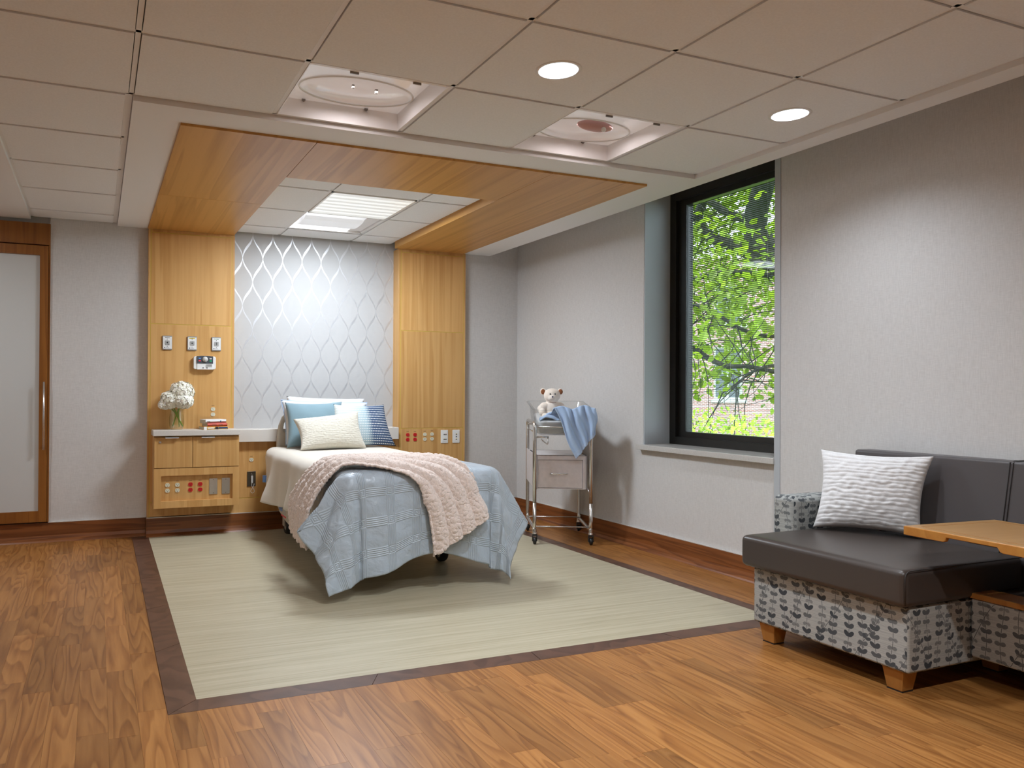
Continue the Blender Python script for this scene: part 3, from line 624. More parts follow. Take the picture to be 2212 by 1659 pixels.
for x, z, mt in ((.604, 1.352, 'blueb'), (.604, 1.335, 'redb'), (.686, 1.352, 'greyb'), (.686, 1.334, 'greenb')): obj('button', MB().prism(rrect(x-.0085, x+.0085, z-.0055, z+.0055, .002, 3), 2.615, 2.62, 'y'), mt, ns, True)
obj('label_plate', B(.649, .697, 2.6185, 2.621, 1.286, 1.308), 'greyb', ns, True)
obj('label_print', MB().box(.654, .694, 2.618, 2.6186, 1.3015, 1.304).box(.654, .694, 2.618, 2.6186, 1.294, 1.2965), 'blackink', ns, True)
obj('jack', MB().lathe([(.0001, 2.6185), (.004, 2.6185), (.005, 2.6195), (.005, 2.621)], (.630, 0, 1.280), 14, 'y').lathe([(.0001, 2.6185), (.004, 2.6185), (.005, 2.6195), (.005, 2.621)], (.659, 0, 1.280), 14, 'y'), 'blackink', ns, True)
pc = thing('pull_cord_switch', 'dark emergency pull-cord plate with white cord beside the bed', 'switch', (1.014, YH, .30))
obj('plate', MB().prism(rrect(.9805, 1.0475, .3465, .4655, .003), YH-.006, YH, 'y'), 'bronze', pc, True, bevel=.001)
obj('top_edge', B(.982, 1.046, YH-.008, YH-.002, .460, .466), 'chrome', pc, True)
obj('switch_body', MB().prism(rrect(1.009, 1.025, .372, .432, .006), YH-.014, YH-.005, 'y'), 'greyb', pc, True, bevel=.002)
obj('screw', MB().lathe([(.0001, YH-.009), (.004, YH-.0085), (.004, YH-.005)], (1.014, 0, .450), 12, 'y').lathe([(.0001, YH-.011), (.004, YH-.0105), (.004, YH-.005)], (1.017, 0, .440), 12, 'y'), 'chrome', pc, True)
obj('cord', MB().tube(bend([(1.015, YH-.012, .372), (1.013, YH-.012, .350), (1.036, YH-.012, .318), (1.034, YH-.012, .298), (1.021, YH-.012, .292), (1.008, YH-.012, .300), (1.008, YH-.012, .318), (1.030, YH-.012, .345), (1.034, YH-.012, .368)], .012, 4), .0016, 6), 'white', pc, True, smooth=True)

# ------------------------------------------------------------------ lamps
def downlight(x, y, label, lit='lamp', group=None, z=H):
    r = thing('downlight', label, 'ceiling light', (x, y, z), 0, group)
    obj('trim_ring', MB().lathe([(.074, .006), (.074, -.003), (.088, -.002), (.090, .0005), (.080, .006)], (0, 0, 0), 40), 'grid', r, smooth=True)
    obj('reflector', MB().lathe([(.074, .004), (.068, .02), (.058, .05), (.056, .07)], (0, 0, 0), 40), 'white', r, smooth=True)
    obj('lamp_disc', MB().lathe([(.0001, .054), (.0570, .054)], (0, 0, 0), 32), lit, r)
downlight(*DOWN[0], 'lit round recessed downlight between the two square exam lights'); downlight(*DOWN[1], 'lit round recessed downlight nearest the right wall')
for k, (x, y) in enumerate(FILL_REAR): downlight(x, y, ['added fill lamp behind the camera, nearer the wardrobe side', 'added fill lamp behind the camera, nearer the sofa wall'][k], group='added fill lamps behind the camera')  # fixtures of the added fill lamps, out of view
for k, (x, y) in enumerate(FILL_LEFT): downlight(x, y, ['added flush fill lamp out in the room, away from the wardrobe', 'added flush fill lamp just in front of the wardrobe'][k], group='added fill lamps left of the view', z=ZS-.008)  # unseen fixtures added to carry the left fill light
tr = thing('troffer', 'lit square recessed ceiling lamp in the canopy above the bed', 'ceiling light', (1.557, 1.88, ZI))
tx0, tx1, ty0, ty1 = 1.262, 1.853, 1.284, 2.476
obj('housing', MB().box(tx0-.006, tx0, ty0, ty1, ZI+.006, ZI+.12).box(tx1, tx1+.006, ty0, ty1, ZI+.006, ZI+.12).box(tx0, tx1, ty0-.006, ty0, ZI+.006, ZI+.12).box(tx0, tx1, ty1, ty1+.006, ZI+.006, ZI+.12).box(tx0, tx1, ty0, ty1, ZI+.11, ZI+.12), 'housing', tr, True)
obj('diffuser', B(tx0+.012, tx1-.012, ty0+.012, 1.885, ZI-.001, ZI+.004), 'diffuser', tr, True, bevel=.002)
obj('diffuser_frame', MB().box(tx0, tx0+.012, ty0, 1.897, ZI-.002, ZI+.008).box(tx1-.012, tx1, ty0, 1.897, ZI-.002, ZI+.008).box(tx0, tx1, ty0, ty0+.012, ZI-.002, ZI+.008).box(tx0, tx1, 1.885, 1.897, ZI-.002, ZI+.008), 'white', tr, True)
obj('lamp_tube', B(tx0+.005, 1.70, 1.915, 1.985, ZI+.035, ZI+.045), 'lamp', tr, True); obj('lamp_tube', B(tx0+.005, 1.72, 2.37, 2.42, ZI+.035, ZI+.045), 'lamp', tr, True)
obj('basket', MB().prism([(2.0, .040), (2.03, .012), (2.09, -.004), (2.2, -.010), (2.29, -.004), (2.35, .012), (2.37, .030), (2.37, .05), (2.0, .05)], tx0+.02, 1.735, 'x').mat4(Matrix.Translation((0, 0, ZI))), 'basket', tr, True, smooth=False)
obj('end_cap', MB().prism([(1.90, .0), (2.47, 0), (2.47, .1), (1.90, .1)], 1.742, 1.848, 'x').mat4(Matrix.Translation((0, 0, ZI+.02))), 'housing', tr, True)
def exam(i, label, head):
    x0, x1, y0, y1 = i*T+.014, (i+1)*T-.014, -T+.014, -.014
    r = thing('exam_light', label, 'ceiling light', ((x0+x1)/2, (y0+y1)/2, H)); dz = .085
    obj('housing', MB().box(x0-.004, x0, y0, y1, H+.004, H+.15).box(x1, x1+.004, y0, y1, H+.004, H+.13).box(x0, x1, y0-.004, y0, H+.004, H+.13).box(x0, x1, y1, y1+.004, H+.004, H+.13).box(x0, x1, y0, y1, H+.125, H+.13), 'housing', r, True)
    obj('near_lip', B(x0, x1, y0, y0+.03, H+.012, H+.016), 'housing', r, True)
    cx, cy = (x0+x1)/2+.03, -.200; a, b = .262, .152
    if head: cx, cy = (x0+x1)/2+.095, -.175
    a2 = min(a, x1-cx-.004) if False else a
    cx = min(max(cx, x0+a+.004), x1-a-.004)
    mb = MB(); n = 64; A_ = [2*math.pi*k/n for k in range(n)]
    el = [(cx+a*math.cos(t), cy+b*math.sin(t)) for t in A_]
    def edge(p):
        dx, dy = p[0]-cx, p[1]-cy; t = min(((x1-cx) if dx > 0 else (x0-cx))/dx if abs(dx) > 1e-6 else 9e9, ((y1-cy) if dy > 0 else (y0-cy))/dy if abs(dy) > 1e-6 else 9e9); return (cx+dx*t, cy+dy*t)
    ou = [edge(p) for p in el]; z_ = H+dz
    mb.v = [(*p, z_) for p in el]+[(*p, z_) for p in ou]; mb.f = [(k, (k+1) % n, n+(k+1) % n, n+k) for k in range(n)]
    for X, Y in ((x0, y0), (x1, y0), (x1, y1), (x0, y1)):
        ds = sorted(range(n), key=lambda k: math.hypot(ou[k][0]-X, ou[k][1]-Y))[:2]; mb.v.append((X, Y, z_)); mb.f.append((len(mb.v)-1, n+ds[0], n+ds[1]))
    mb.mi = [0]*len(mb.f); obj('cover_plate', mb, 'cover', r, True)
    obj('lens_ring', MB().tube([(cx+a*math.cos(t), cy+b*math.sin(t), z_-.002) for t in A_], .0042, 8, True), 'white', r, True, smooth=True)
    obj('lens', MB().lathe([(1, 0), (.97, .010), (.88, .022), (.70, .033), (.45, .038), (.0005, .040)], (0, 0, 0), 48).mat4(Matrix.Translation((cx, cy, z_)) @ Matrix.Diagonal((a, b, 1, 1))), 'cover', r, True, smooth=True)
    for lx in (x0+.18*(x1-x0)+.08, x0+.78*(x1-x0)):
        obj('latch', MB().box(lx-.018, lx+.018, y0+.030, y0+.036, H+.004, H+.013), 'screw', r, True)
    for lx in (x0+.2*(x1-x0), x0+.72*(x1-x0)):
        obj('clip', MB().box(lx-.008, lx+.008, y1-.012, y1-.004, H+dz-.008, H+dz).lathe([(.0001, -.008), (.004, -.008), (.004, 0)], (lx, y1-.010, H+dz-.004), 8), 'screw', r, True)
    if head:
        obj('lamp_head', MB().ell((cx+.01, cy-.085, H+dz-.006), (.105, .04, .026)), 'pinkglass', r, True, smooth=True); obj('knob', MB().ell((cx+.03, cy-.128, H+dz-.034), (.012, .012, .012), 12, 8), 'white', r, True, smooth=True)
    else: obj('pin', MB().box(cx-.045, cx-.035, cy-.07, cy-.06, H+dz-.014, H+dz).box(cx+.065, cx+.077, cy-.06, cy-.05, H+dz-.018, H+dz), 'screw', r, True)
exam(1, 'square recessed exam light with oval lens, left of the two', False); exam(3, 'square recessed exam light with oval lens and pinkish lamp head', True)

# ------------------------------------------------------------------ things on the countertop
ZC = .810; vx, vy = .432, 2.575
va = thing('vase', 'clear glass vase with water holding white hydrangeas on the countertop', 'vase', (vx, vy, ZC))
prof = [(.0001, .001), (.040, .001), (.046, .008), (.053, .030), (.0555, .055), (.054, .085), (.050, .115), (.048, .135), (.049, .155)]
obj('glass_body', MB().lathe(prof+[(.0475, .155), (.0465, .135), (.0525, .085), (.054, .055), (.0515, .032), (.044, .012), (.0001, .010)], (0, 0, 0), 40), 'vaseglass', va, smooth=True)
obj('water', MB().lathe([(.0001, .0115), (.043, .0125), (.0508, .032), (.0532, .055), (.0518, .085), (.0480, .112), (.0001, .112)], (0, 0, 0), 40), 'water', va, smooth=True)
def bloom(c, r, n, seed):
    rr_ = random.Random(seed); mb = MB(); c = Vector(c)
    for k in range(n):
        z = 1-2*(k+.5)/n; ph = k*2.39996+rr_.uniform(-.15, .15); s_ = math.sqrt(1-z*z)
        d = Vector((s_*math.cos(ph), s_*math.sin(ph), z)); p = c+Vector((d.x*r[0], d.y*r[1], d.z*r[2]))*rr_.uniform(.88, 1.04)
        d = (d+Vector((rr_.uniform(-.3, .3), rr_.uniform(-.3, .3), rr_.uniform(-.15, .4)))).normalized()
        a = d.orthogonal().normalized(); a = Matrix.Rotation(rr_.uniform(0, 6.28), 3, d) @ a; b = d.cross(a); q_ = rr_.uniform(.010, .0135)
        for j in range(4):
            t = math.pi/2*j; e = a*math.cos(t)+b*math.sin(t); f_ = a*-math.sin(t)+b*math.cos(t)
            mb.add([p, p+e*q_*.6-f_*q_*.52+d*q_*.12, p+e*q_*1.25-f_*q_*.2+d*q_*.06, p+e*q_*1.25+f_*q_*.2+d*q_*.06, p+e*q_*.6+f_*q_*.52+d*q_*.12], [(0, 1, 2, 3, 4)])
    me = D.meshes.new('bloom'); me.from_pydata(mb.v, [], mb.f); return me
for k, (c, r, n, foot, lab) in enumerate([((.468, 2.56, 1.095), (.092, .08, .078), 330, (.405, 2.59, .835), 'largest white hydrangea at the top right of the vase bouquet'),
        ((.478, 2.52, 1.025), (.072, .065, .055), 230, (.452, 2.585, .83), 'white hydrangea low at the right front of the bouquet'),
        ((.385, 2.55, 1.035), (.075, .065, .066), 230, (.470, 2.58, .84), 'white hydrangea at the left of the bouquet'),
        ((.343, 2.55, 1.000), (.045, .045, .037), 110, (.48, 2.57, .83), 'smallest white hydrangea drooping at the far left of the bouquet')]):
    t = thing('hydrangea', lab, 'flower', foot, 0, 'white hydrangeas in the glass vase')
    obj('bloom', bloom(c, r, n, k), 'petal', t, True)
    mid = Vector((vx+(c[0]-vx)*.25, vy, .955))
    pts = [Vector(foot), Vector(foot).lerp(mid, .6), mid, Vector(c)*.6+mid*.4+Vector((0, 0, -.01)), Vector(c)]
    obj('stem', MB().tube(bend(pts, .03, 3), .0042, 8), 'stemg', t, True, smooth=True)
    obj('core', MB().ell(c, (r[0]*.8, r[1]*.8, r[2]*.8), 14, 8), 'petal', t, True, smooth=True)
def book(loc, rot, w, d, h, cover, label, spine):
    t = thing('book', label, 'book', loc, rot, 'stacked books on the countertop')
    obj('cover', MB().box(0, w, 0, d, 0, .0018).box(0, w, 0, d, h-.0018, h).box(0, w, 0, .003, .0018, h-.0018), cover, t, bevel=.0006)
    obj('pages', B(.002, w-.003, .003, d-.003, .0018, h-.0018), 'canvas_page', t)
    for (a, b, z0, z1, mt) in spine: obj('spine_print', B(a, b, -.0006, .0006, z0*h, z1*h), mt, t)
book((.622, 2.480, ZC), R(12), .190, .125, .022, 'bookyel', 'yellow paperback with white spine end, lowest of the stack', [(0, .022, .02, .98, 'bookwhite'), (.028, .080, .3, .7, 'bookwhite'), (.088, .112, .05, .95, 'blackink'), (.114, .186, .25, .85, 'navyink')])
book((.650, 2.492, ZC+.0222), R(14), .158, .118, .023, 'bookred', 'red book in the middle of the stack', [(.035, .072, .35, .6, 'ink'), (.085, .120, .35, .6, 'ink')])
book((.636, 2.495, ZC+.0454), R(16), .166, .115, .029, 'bookwhite', 'white book with small dark emblem, topmost of the stack', [(.010, .036, .35, .55, 'ink'), (.116, .126, .35, .7, 'navyink')])

# ------------------------------------------------------------------ bed
ZM = .662; MX0, MX1, MY0, MY1 = 1.125, 2.055, .515, 2.55
bed = thing('hospital_bed', 'hospital bed with beige plastic headboard and black casters under the bedding', 'bed', (1.59, 1.5, 0))
obj('mattress', B(MX0+.03, MX1-.035, MY0+.04, MY1, .47, ZM-.010), 'mattress', bed, True, bevel=.085, seg=5)
obj('deck', MB().box(1.17, 2.01, .62, 2.48, .40, .468).box(1.30, 1.88, .95, 2.40, .20, .26).box(1.38, 1.46, 1.2, 1.3, .26, .40).box(1.72, 1.80, 1.2, 1.3, .26, .40).box(1.38, 1.46, 2.1, 2.2, .26, .40).box(1.72, 1.80, 2.1, 2.2, .26, .40), 'bedplastic', bed, True, bevel=.008)
def hb():
    out = [(1.178, .30), (1.178, .60), (1.186, .74), (1.200, .83), (1.228, .90), (1.275, .935), (1.34, .945), (1.84, .945), (1.905, .935), (1.952, .90), (1.98, .83), (1.994, .74), (2.002, .60), (2.002, .30)]
    def hole(sx): return [(1.59+sx*(x-1.59), z) for x, z in ((1.236, .800), (1.242, .845), (1.256, .873), (1.276, .885), (1.305, .880), (1.305, .79), (1.282, .775), (1.250, .775))]
    bm = bmesh.new(); edges = []
    for loop in (out, hole(1), hole(-1)):
        vs = [bm.verts.new((x, 2.515, z)) for x, z in loop]
        edges += [bm.edges.new((vs[i], vs[(i+1) % len(vs)])) for i in range(len(vs))]
    [setattr(v, 'co', Vector((1.59+(v.co.x-1.59)*.968, 2.560, v.co.z))) for v in bm.verts]; bmesh.ops.triangle_fill(bm, use_beauty=True, edges=edges)
    bmesh.ops.recalc_face_normals(bm, faces=bm.faces)
    ge = bmesh.ops.extrude_face_region(bm, geom=list(bm.faces)); bmesh.ops.translate(bm, verts=[v for v in ge['geom'] if isinstance(v, bmesh.types.BMVert)], vec=(0, .045, 0))
    bmesh.ops.recalc_face_normals(bm, faces=bm.faces)
    me = D.meshes.new('headboard'); bm.to_mesh(me); bm.free(); return me
obj('headboard', hb(), 'bedplastic', bed, True, bevel=.012, seg=3)
for x in (1.105, 2.052):
    sp = obj('side_panel', MB().prism([(2.16, .42), (2.15, .30), (2.135, .262), (2.055, .225), (1.905, .194), (1.72, .172), (1.61, .184), (1.555, .215), (1.545, .25), (1.565, .42)], x, x+.022, 'x'), 'bedplastic', bed, True, bevel=.008, seg=3)
    obj('side_panel', MB().prism([(1.545, .42), (1.525, .26), (1.50, .235), (1.42, .228), (1.2, .24), (1.15, .28), (1.15, .42)], x, x+.022, 'x'), 'bedplastic', bed, True, bevel=.008, seg=3)
    if x < 1.5:
        obj('control_print', MB().prism(rrect(1.955, 2.07, .242, .345, .012), x-.001, x+.001, 'x'), 'blueb', sp)
        obj('control_print', MB().prism(rrect(1.86, 1.93, .232, .33, .008), x-.001, x+.001, 'x'), 'lgrey', sp)
        obj('control_print', MB().prism(rrect(1.84, 2.00, .212, .222, .003), x-.001, x+.001, 'x'), 'redb', sp)
for x, y in ((1.253, 2.40), (1.925, 2.40), (1.255, 1.10), (1.965, 1.10)):
    c = obj('caster', MB().tube([(x, y, .20), (x, y, .13)], .022, 12).box(x-.035, x+.035, y-.03, y+.05, .125, .145).box(x-.035, x-.028, y-.02, y+.05, .06, .13).box(x+.028, x+.035, y-.02, y+.05, .06, .13), 'bedplastic', bed, True)
    obj('wheel', MB().lathe([(.040, -.024), (.062, -.024), (.068, -.014), (.068, .014), (.062, .024), (.040, .024)], (x, y+.01, .068), 28, 'x'), 'black', c, smooth=True)
    obj('hub', MB().lathe([(.0001, -.022), (.040, -.022), (.040, .022), (.0001, .022)], (x, y+.01, .068), 24, 'x'), 'bedplastic', c)
obj('bumper', MB().lathe([(.0001, 0), (.028, 0), (.028, .05), (.0001, .05)], (1.09, 2.46, .40), 18), 'blueb', bed, True)

# bedding: a sheet bent over the mattress edge, polar around the corners
def ss(a, b, x): t = max(0, min(1, (x-a)/(b-a))); return t*t*(3-2*t)
def drape(piv, r, az, target, L):
    """walk r metres of cloth from a pivot on the mattress, starting flat towards az and bending to hang along target"""
    p = Vector(piv); n = max(1, int(r/.012)); dl = r/n; t = Vector(target).normalized(); a = Vector((az[0], az[1], 0))
    for i in range(n):
        w_ = ss(0, L, (i+.5)*dl); d = (a*(1-w_)+t*w_); d.normalize(); p = p+d*dl
    return p
def grid_obj(name, P, uvs, mat, parent=None, thick=0, world=False, subd=0):
    nu, nv = len(P), len(P[0]); me = D.meshes.new(name)
    me.from_pydata([tuple(p) for row in P for p in row], [], [(i*nv+j, i*nv+j+1, (i+1)*nv+j+1, (i+1)*nv+j) for i in range(nu-1) for j in range(nv-1)])
    if uvs is not None:
        uvl = me.uv_layers.new(name='UVMap'); fl = [uvs[i][j] for i in range(nu) for j in range(nv)]
        for lp in me.loops: uvl.data[lp.index].uv = fl[lp.vertex_index]
    o = obj(name, me, mat, parent, world, smooth=True)
    if thick: s_ = o.modifiers.new('thick', 'SOLIDIFY'); s_.thickness = thick; s_.offset = 1
    if subd: s_ = o.modifiers.new('sub', 'SUBSURF'); s_.levels = s_.render_levels = subd
    return o
PX0, PX1, PY0 = MX0+.075, MX1-.085, MY0+.07
# cream blanket on the mattress
P = []; a_side = .455
for i in range(121):
    s_ = -a_side+(PX1-PX0+2*a_side)*i/120; row = []
    for j in range(91):
        y = .66+(2.553-.66)*j/90
        if 0 <= s_ <= PX1-PX0: p = Vector((PX0+s_, y, ZM+.0025*noise.noise((s_*4, y*4, 0))))
        else:
            L_ = s_ < 0; ds = -s_ if L_ else s_-(PX1-PX0); sg = -1 if L_ else 1
            wv = .13*math.sin(y*9+.8)+.07*math.sin(y*23+1.5)
            ext = ds*(1+.06*math.sin(y*3.1)) if j < 84 else ds*(1-.35*(j-84)/6)
            p = drape((PX0 if L_ else PX1, y, ZM), ext, (sg, 0), (sg*(.10+wv*min(1, ds/.4)), .06*math.sin(y*12), -1), .165)
        row.append(p)
    P.append(row)
tag(grid_obj('blanket', P, None, 'sheet', thick=.005), 'cream woven blanket covering the mattress and hanging down its left side', 'blanket')
# silver-blue quilt over the foot
bT = [(0, (-.10, 0, -1)), (25, (-.66, -.10, -.75)), (38, (-.36, -.06, -.93)), (52, (-.27, -.20, -.95)), (66, (-.07, -.17, -.985)), (78, (.02, -.03, -1)), (90, (0, -.06, -1))]
bTr = [(0, (.10, 0, -1)), (25, (.54, .02, -.84)), (38, (.26, -.06, -.96)), (52, (.05, -.20, -.98)), (66, (.03, -.14, -.99)), (78, (-.02, -.03, -1)), (90, (0, -.05, -1))]
def interp(tab, ph):
    for (a, va_), (b, vb) in zip(tab[:-1], tab[1:]):
        if ph <= b:
            t = (ph-a)/(b-a); t = t*t*(3-2*t)*.6+t*.4; return Vector(va_).lerp(Vector(vb), t)
    return Vector(tab[-1][1])
ZQ = ZM+.011; Wd = PX1-PX0; aL, aR, bF = .445, .450, .650
NU, NV = 170, 130; P = []; UV = []
for i in range(NU+1):
    s_ = -aL+(Wd+aL+aR)*i/NU; row = []; ur = []
    yh = 1.02+.30*max(0, min(1, (s_+.1)/(Wd+.2)))            # slanted head edge
    for j in range(NV+1):
        t = -bF+(yh-PY0+bF)*j/NV
        ds = -s_ if s_ < 0 else (s_-Wd if s_ > Wd else 0); dt = max(0, -t); left = s_ < Wd/2
        bx = PX0 if s_ < 0 else (PX1 if s_ > Wd else PX0+s_); by = PY0+max(t, 0); wz = .004*noise.noise((s_*5, t*5, 3))
        if ds == 0 and dt == 0: p = Vector((bx, by, ZQ+wz))
        else:
            r = math.hypot(ds, dt); ph = math.degrees(math.atan2(dt, ds)); sg = -1 if s_ < 0 else 1
            tg = interp(bT if left else bTr, ph) if (ds > 0) else Vector((0, -.06, -1))
            if ds == 0:      # front hang: broad soft waves
                wv = .05*math.sin((s_)*8.5+.6)+.03*math.sin(s_*19); tg = Vector((.03*math.cos(s_*8.5), -.06-wv*min(1, dt/.4), -1))
                if s_ < .18: tg = tg.lerp(interp(bT, 90), 1-s_/.18)
                if s_ > Wd-.18: tg = tg.lerp(interp(bTr, 90), 1-(Wd-s_)/.18)
                ext = dt*(1.0-.165*math.exp(-((s_-.43)/.25)**2))
            else: ext = r*(1-(.062 if left else .085)*math.exp(-((ph-54)/16)**2))
            if dt == 0: tg = tg+Vector((sg*.12*math.sin(by*11)*min(1, ds/.3), 0, 0))
            p = drape((bx, by, ZQ), ext, (sg*math.cos(R(ph)) if ds else 0, -math.sin(R(ph)) if dt else 0), tg, .185)
            p += Vector((0, 0, wz))
            if dt > .05 or ds > .05: k_ = .016*noise.noise((s_*7, t*4, 1))+.004*noise.noise((s_*22, t*20, 5)); p += Vector((0, -k_, 0)) if dt > ds else Vector((sg*k_, 0, 0))
        p.z = max(p.z, .012); row.append(p); ur.append((s_+.03, t+.055))
    P.append(row); UV.append(ur)
tag(grid_obj('quilt', P, UV, 'quilt', thick=.010), 'silver-blue stitched quilt draped over the foot of the bed', 'quilt')
# blush throw
U = [(.995, 1.13, .255), (1.000, 1.20, .34), (1.015, 1.235, .44), (1.045, 1.13, .545), (1.085, 1.02, .635), (1.16, .97, .682), (1.30, .97, .685), (1.46, .95, .685), (1.60, .82, .697), (1.71, .68, .702), (1.81, .575, .682), (1.878, .505, .622), (1.905, .475, .52), (1.93, .440, .455), (1.95, .432, .395)]
Lw = [(.96, .66, .235), (.955, .645, .33), (.975, .64, .43), (1.025, .63, .54), (1.09, .60, .63), (1.155, .575, .672), (1.25, .535, .668), (1.345, .505, .652), (1.425, .485, .628), (1.48, .475, .598), (1.53, .475, .56), (1.558, .445, .47), (1.575, .432, .375), (1.588, .428, .285), (1.597, .428, .195)]
def crv(pts, t):
    n = len(pts)-1; x = min(t*n, n-1e-6); i = int(x); f_ = x-i
    p = [Vector(pts[max(0, min(n, i+k))]) for k in (-1, 0, 1, 2)]
    return .5*((2*p[1])+(-p[0]+p[2])*f_+(2*p[0]-5*p[1]+4*p[2]-p[3])*f_*f_+(-p[0]+3*p[1]-3*p[2]+p[3])*f_**3)
NU, NV = 400, 124; base_ = [[crv(U, i/NU).lerp(crv(Lw, i/NU), j/NV) for j in range(NV+1)] for i in range(NU+1)]
P = []
for i in range(NU+1):
    row = []; t = i/NU
    for j in range(NV+1):
        w_ = j/NV; b0 = base_[i][j]
        du = base_[min(i+1, NU)][j]-base_[max(i-1, 0)][j]; dv = base_[i][min(j+1, NV)]-base_[i][max(j-1, 0)]
        nn = du.cross(dv); nn = nn.normalized() if nn.length > 1e-9 else Vector((0, 0, 1))
        if nn.z < -.2 or (abs(nn.z) <= .35 and (nn.y > 0 if t > .5 else nn.x > 0)): nn = -nn
        mid = math.exp(-((t-.5)/.22)**2)
        bulge = (.006+.026*mid)*max(0, math.sin(math.pi*min(1, w_*1.0)))**.6
        fold = (.024+.008*mid)*(abs(math.sin(math.pi*(4.2*w_+.3*math.sin(t*9)+t*.8)))**.7-.35)
        roll = .018*mid*math.exp(-((w_-.86)/.12)**2)
        fl = .0065*noise.noise(b0*85)+.004*noise.noise(b0*38)
        over = .05*math.exp(-((b0.z-.64)/.05)**2)*.25
        row.append(b0+nn*(bulge+fold+roll+fl+.006+.012*math.exp(-((t-.72)/.13)**2)))
    P.append(row)
tag(grid_obj('throw_blanket', P, None, 'throw', thick=.010), 'blush pink fluffy throw bunched across the foot of the bed', 'throw')

# pillows: four corners in space, pinched seams
def pillow(name, c, th, mat, label, cat='pillow', pinch=.05, n=34, wr=.004, uv=True, piping=None, ws=14, flat=.42, rib=0):
    bl, br, tr_, tl = [Vector(p) for p in c]; nrm = (br-bl).cross(tl-bl).normalized()
    if nrm.dot(CAM-bl) < 0: nrm = -nrm
    cen = (bl+br+tr_+tl)/4; sides = []
    def P0(u, v): return bl.lerp(br, u).lerp(tl.lerp(tr_, u), v)
    me = MB(); vs = []; fs = []; uvs = []
    for sgn in (1, -1):
        o = len(vs)
        for i in range(n+1):
            for j in range(n+1):
                u, v = i/n, j/n; a, b = 2*u-1, 2*v-1
                pu = u-.0+pinch*(-a)*(1-b*b)**1.0*abs(a)**2*0.9; pv = v+pinch*(-b)*(1-a*a)*abs(b)**2*0.9
                p = P0(pu, pv); hgt = th*.5*((1-a**2)*(1-b**2))**flat+(.0025 if 0 < i < n and 0 < j < n else 0)
                w_ = wr*noise.noise(p*ws)*min(1, hgt/(th*.2))
                if rib: w_ += wr*.9*(abs(math.sin(math.pi*(v*rib+.35*noise.noise(Vector((u*9, v*14, 2)))+.5*noise.noise(Vector((u*2.5, v*3, 7))))))**.5-.6)*min(1, hgt/(th*.15))
                vs.append(p+nrm*sgn*(hgt+w_)); uvs.append((u, v))
        fs += [(o+i*(n+1)+j, o+(i+1)*(n+1)+j, o+(i+1)*(n+1)+j+1, o+i*(n+1)+j+1) for i in range(n) for j in range(n)]
    m_ = D.meshes.new(name); m_.from_pydata([tuple(v) for v in vs], [], fs); uvl = m_.uv_layers.new(name='UVMap')
    for lp in m_.loops: uvl.data[lp.index].uv = uvs[lp.vertex_index]
    bm = bmesh.new(); bm.from_mesh(m_); bmesh.ops.remove_doubles(bm, verts=bm.verts, dist=1e-5); bmesh.ops.recalc_face_normals(bm, faces=bm.faces); bm.to_mesh(m_); bm.free()
    o = obj(name, m_, mat, smooth=True); tag(o, label, cat)
    if piping:
        path = [P0(k/12, pinch*.9*(1-(2*k/12-1)**2)) for k in range(12)]+[P0(1-pinch*.9*(1-(2*k/12-1)**2), k/12) for k in range(12)]+[P0(1-k/12, 1-pinch*.9*(1-(2*k/12-1)**2)) for k in range(12)]+[P0(pinch*.9*(1-(2*k/12-1)**2), 1-k/12) for k in range(12)]
        obj('piping', MB().tube(path, .0035, 6, True), piping, o, smooth=True)
    return o
pillow('bed_pillow', [(1.262, 2.475, .690), (1.877, 2.475, .684), (1.915, 2.535, 1.045), (1.264, 2.535, 1.064)], .11, 'cotton', 'white bed pillow at the very back against the headboard', pinch=.03)
pillow('bed_pillow', [(1.236, 2.43, .685), (1.845, 2.44, .683), (1.925, 2.49, 1.012), (1.207, 2.49, 1.034)], .12, 'cotton', 'white bed pillow with blue edge, just behind the teal cushion', pinch=.03, piping='babyblue')
pillow('cushion', [(1.222, 2.335, .668), (1.675, 2.36, .668), (1.690, 2.43, 1.022), (1.226, 2.43, 1.015)], .14, 'teal', 'dusty teal square cushion behind the cream one', 'cushion', .05)
pillow('cushion', [(1.540, 2.29, .668), (2.094, 2.27, .668), (2.030, 2.385, .998), (1.606, 2.39, 1.002)], .13, 'navy', 'navy and white woven ombre cushion, right of the cream one', 'cushion', .05)
pillow('cushion', [(1.270, 2.10, .668), (1.805, 2.155, .668), (1.775, 2.275, .948), (1.248, 2.245, .890)], .13, 'cream', 'cream textured lumbar cushion in front of the others', 'cushion', .06, 110, .0028, ws=70, rib=20)

# ------------------------------------------------------------------ bassinet cart by the window wall
CL = (2.8286, 1.3776, 0); CA = R(-25.69)
ct = thing('bassinet_cart', 'stainless steel bassinet cart on black casters with a drawer box', 'cart', CL, CA)
LX, LD = .410, .545; zt = .884
for x in (.004, LX):
    obj('side_frame', MB().tube(bend([(x, 0, .105), (x, 0, zt), (x, LD, zt), (x, LD, .105), (x, 0, .105-.0)], .05)[:-1] if False else bend([(x, 0, .30), (x, 0, zt), (x, LD, zt), (x, LD, .105), (x, 0, .105), (x, 0, .30)], .045), 0.0135, 12), 'steel', ct, smooth=True)
for y, z in ((.045, .120), (LD-.05, .120)): obj('cross_rod', MB().tube([(.004, y, z), (LX, y, z)], .005, 8), 'steel', ct, smooth=True)
for x in (.004, LX):
    for y in (.045, LD-.05): obj('bolt', MB().ell((x, y, .126), (.010, .008, .010), 10, 6), 'chrome', ct, smooth=True)
    obj('side_rail', MB().tube([(x, 0, .815), (x, LD, .815)], .005, 8), 'steel', ct, smooth=True)
    obj('brace', MB().tube([(x, .01, .36), (x-.02*(1 if x > .2 else -1), .05, .41)], .006, 8), 'steel', ct, smooth=True)
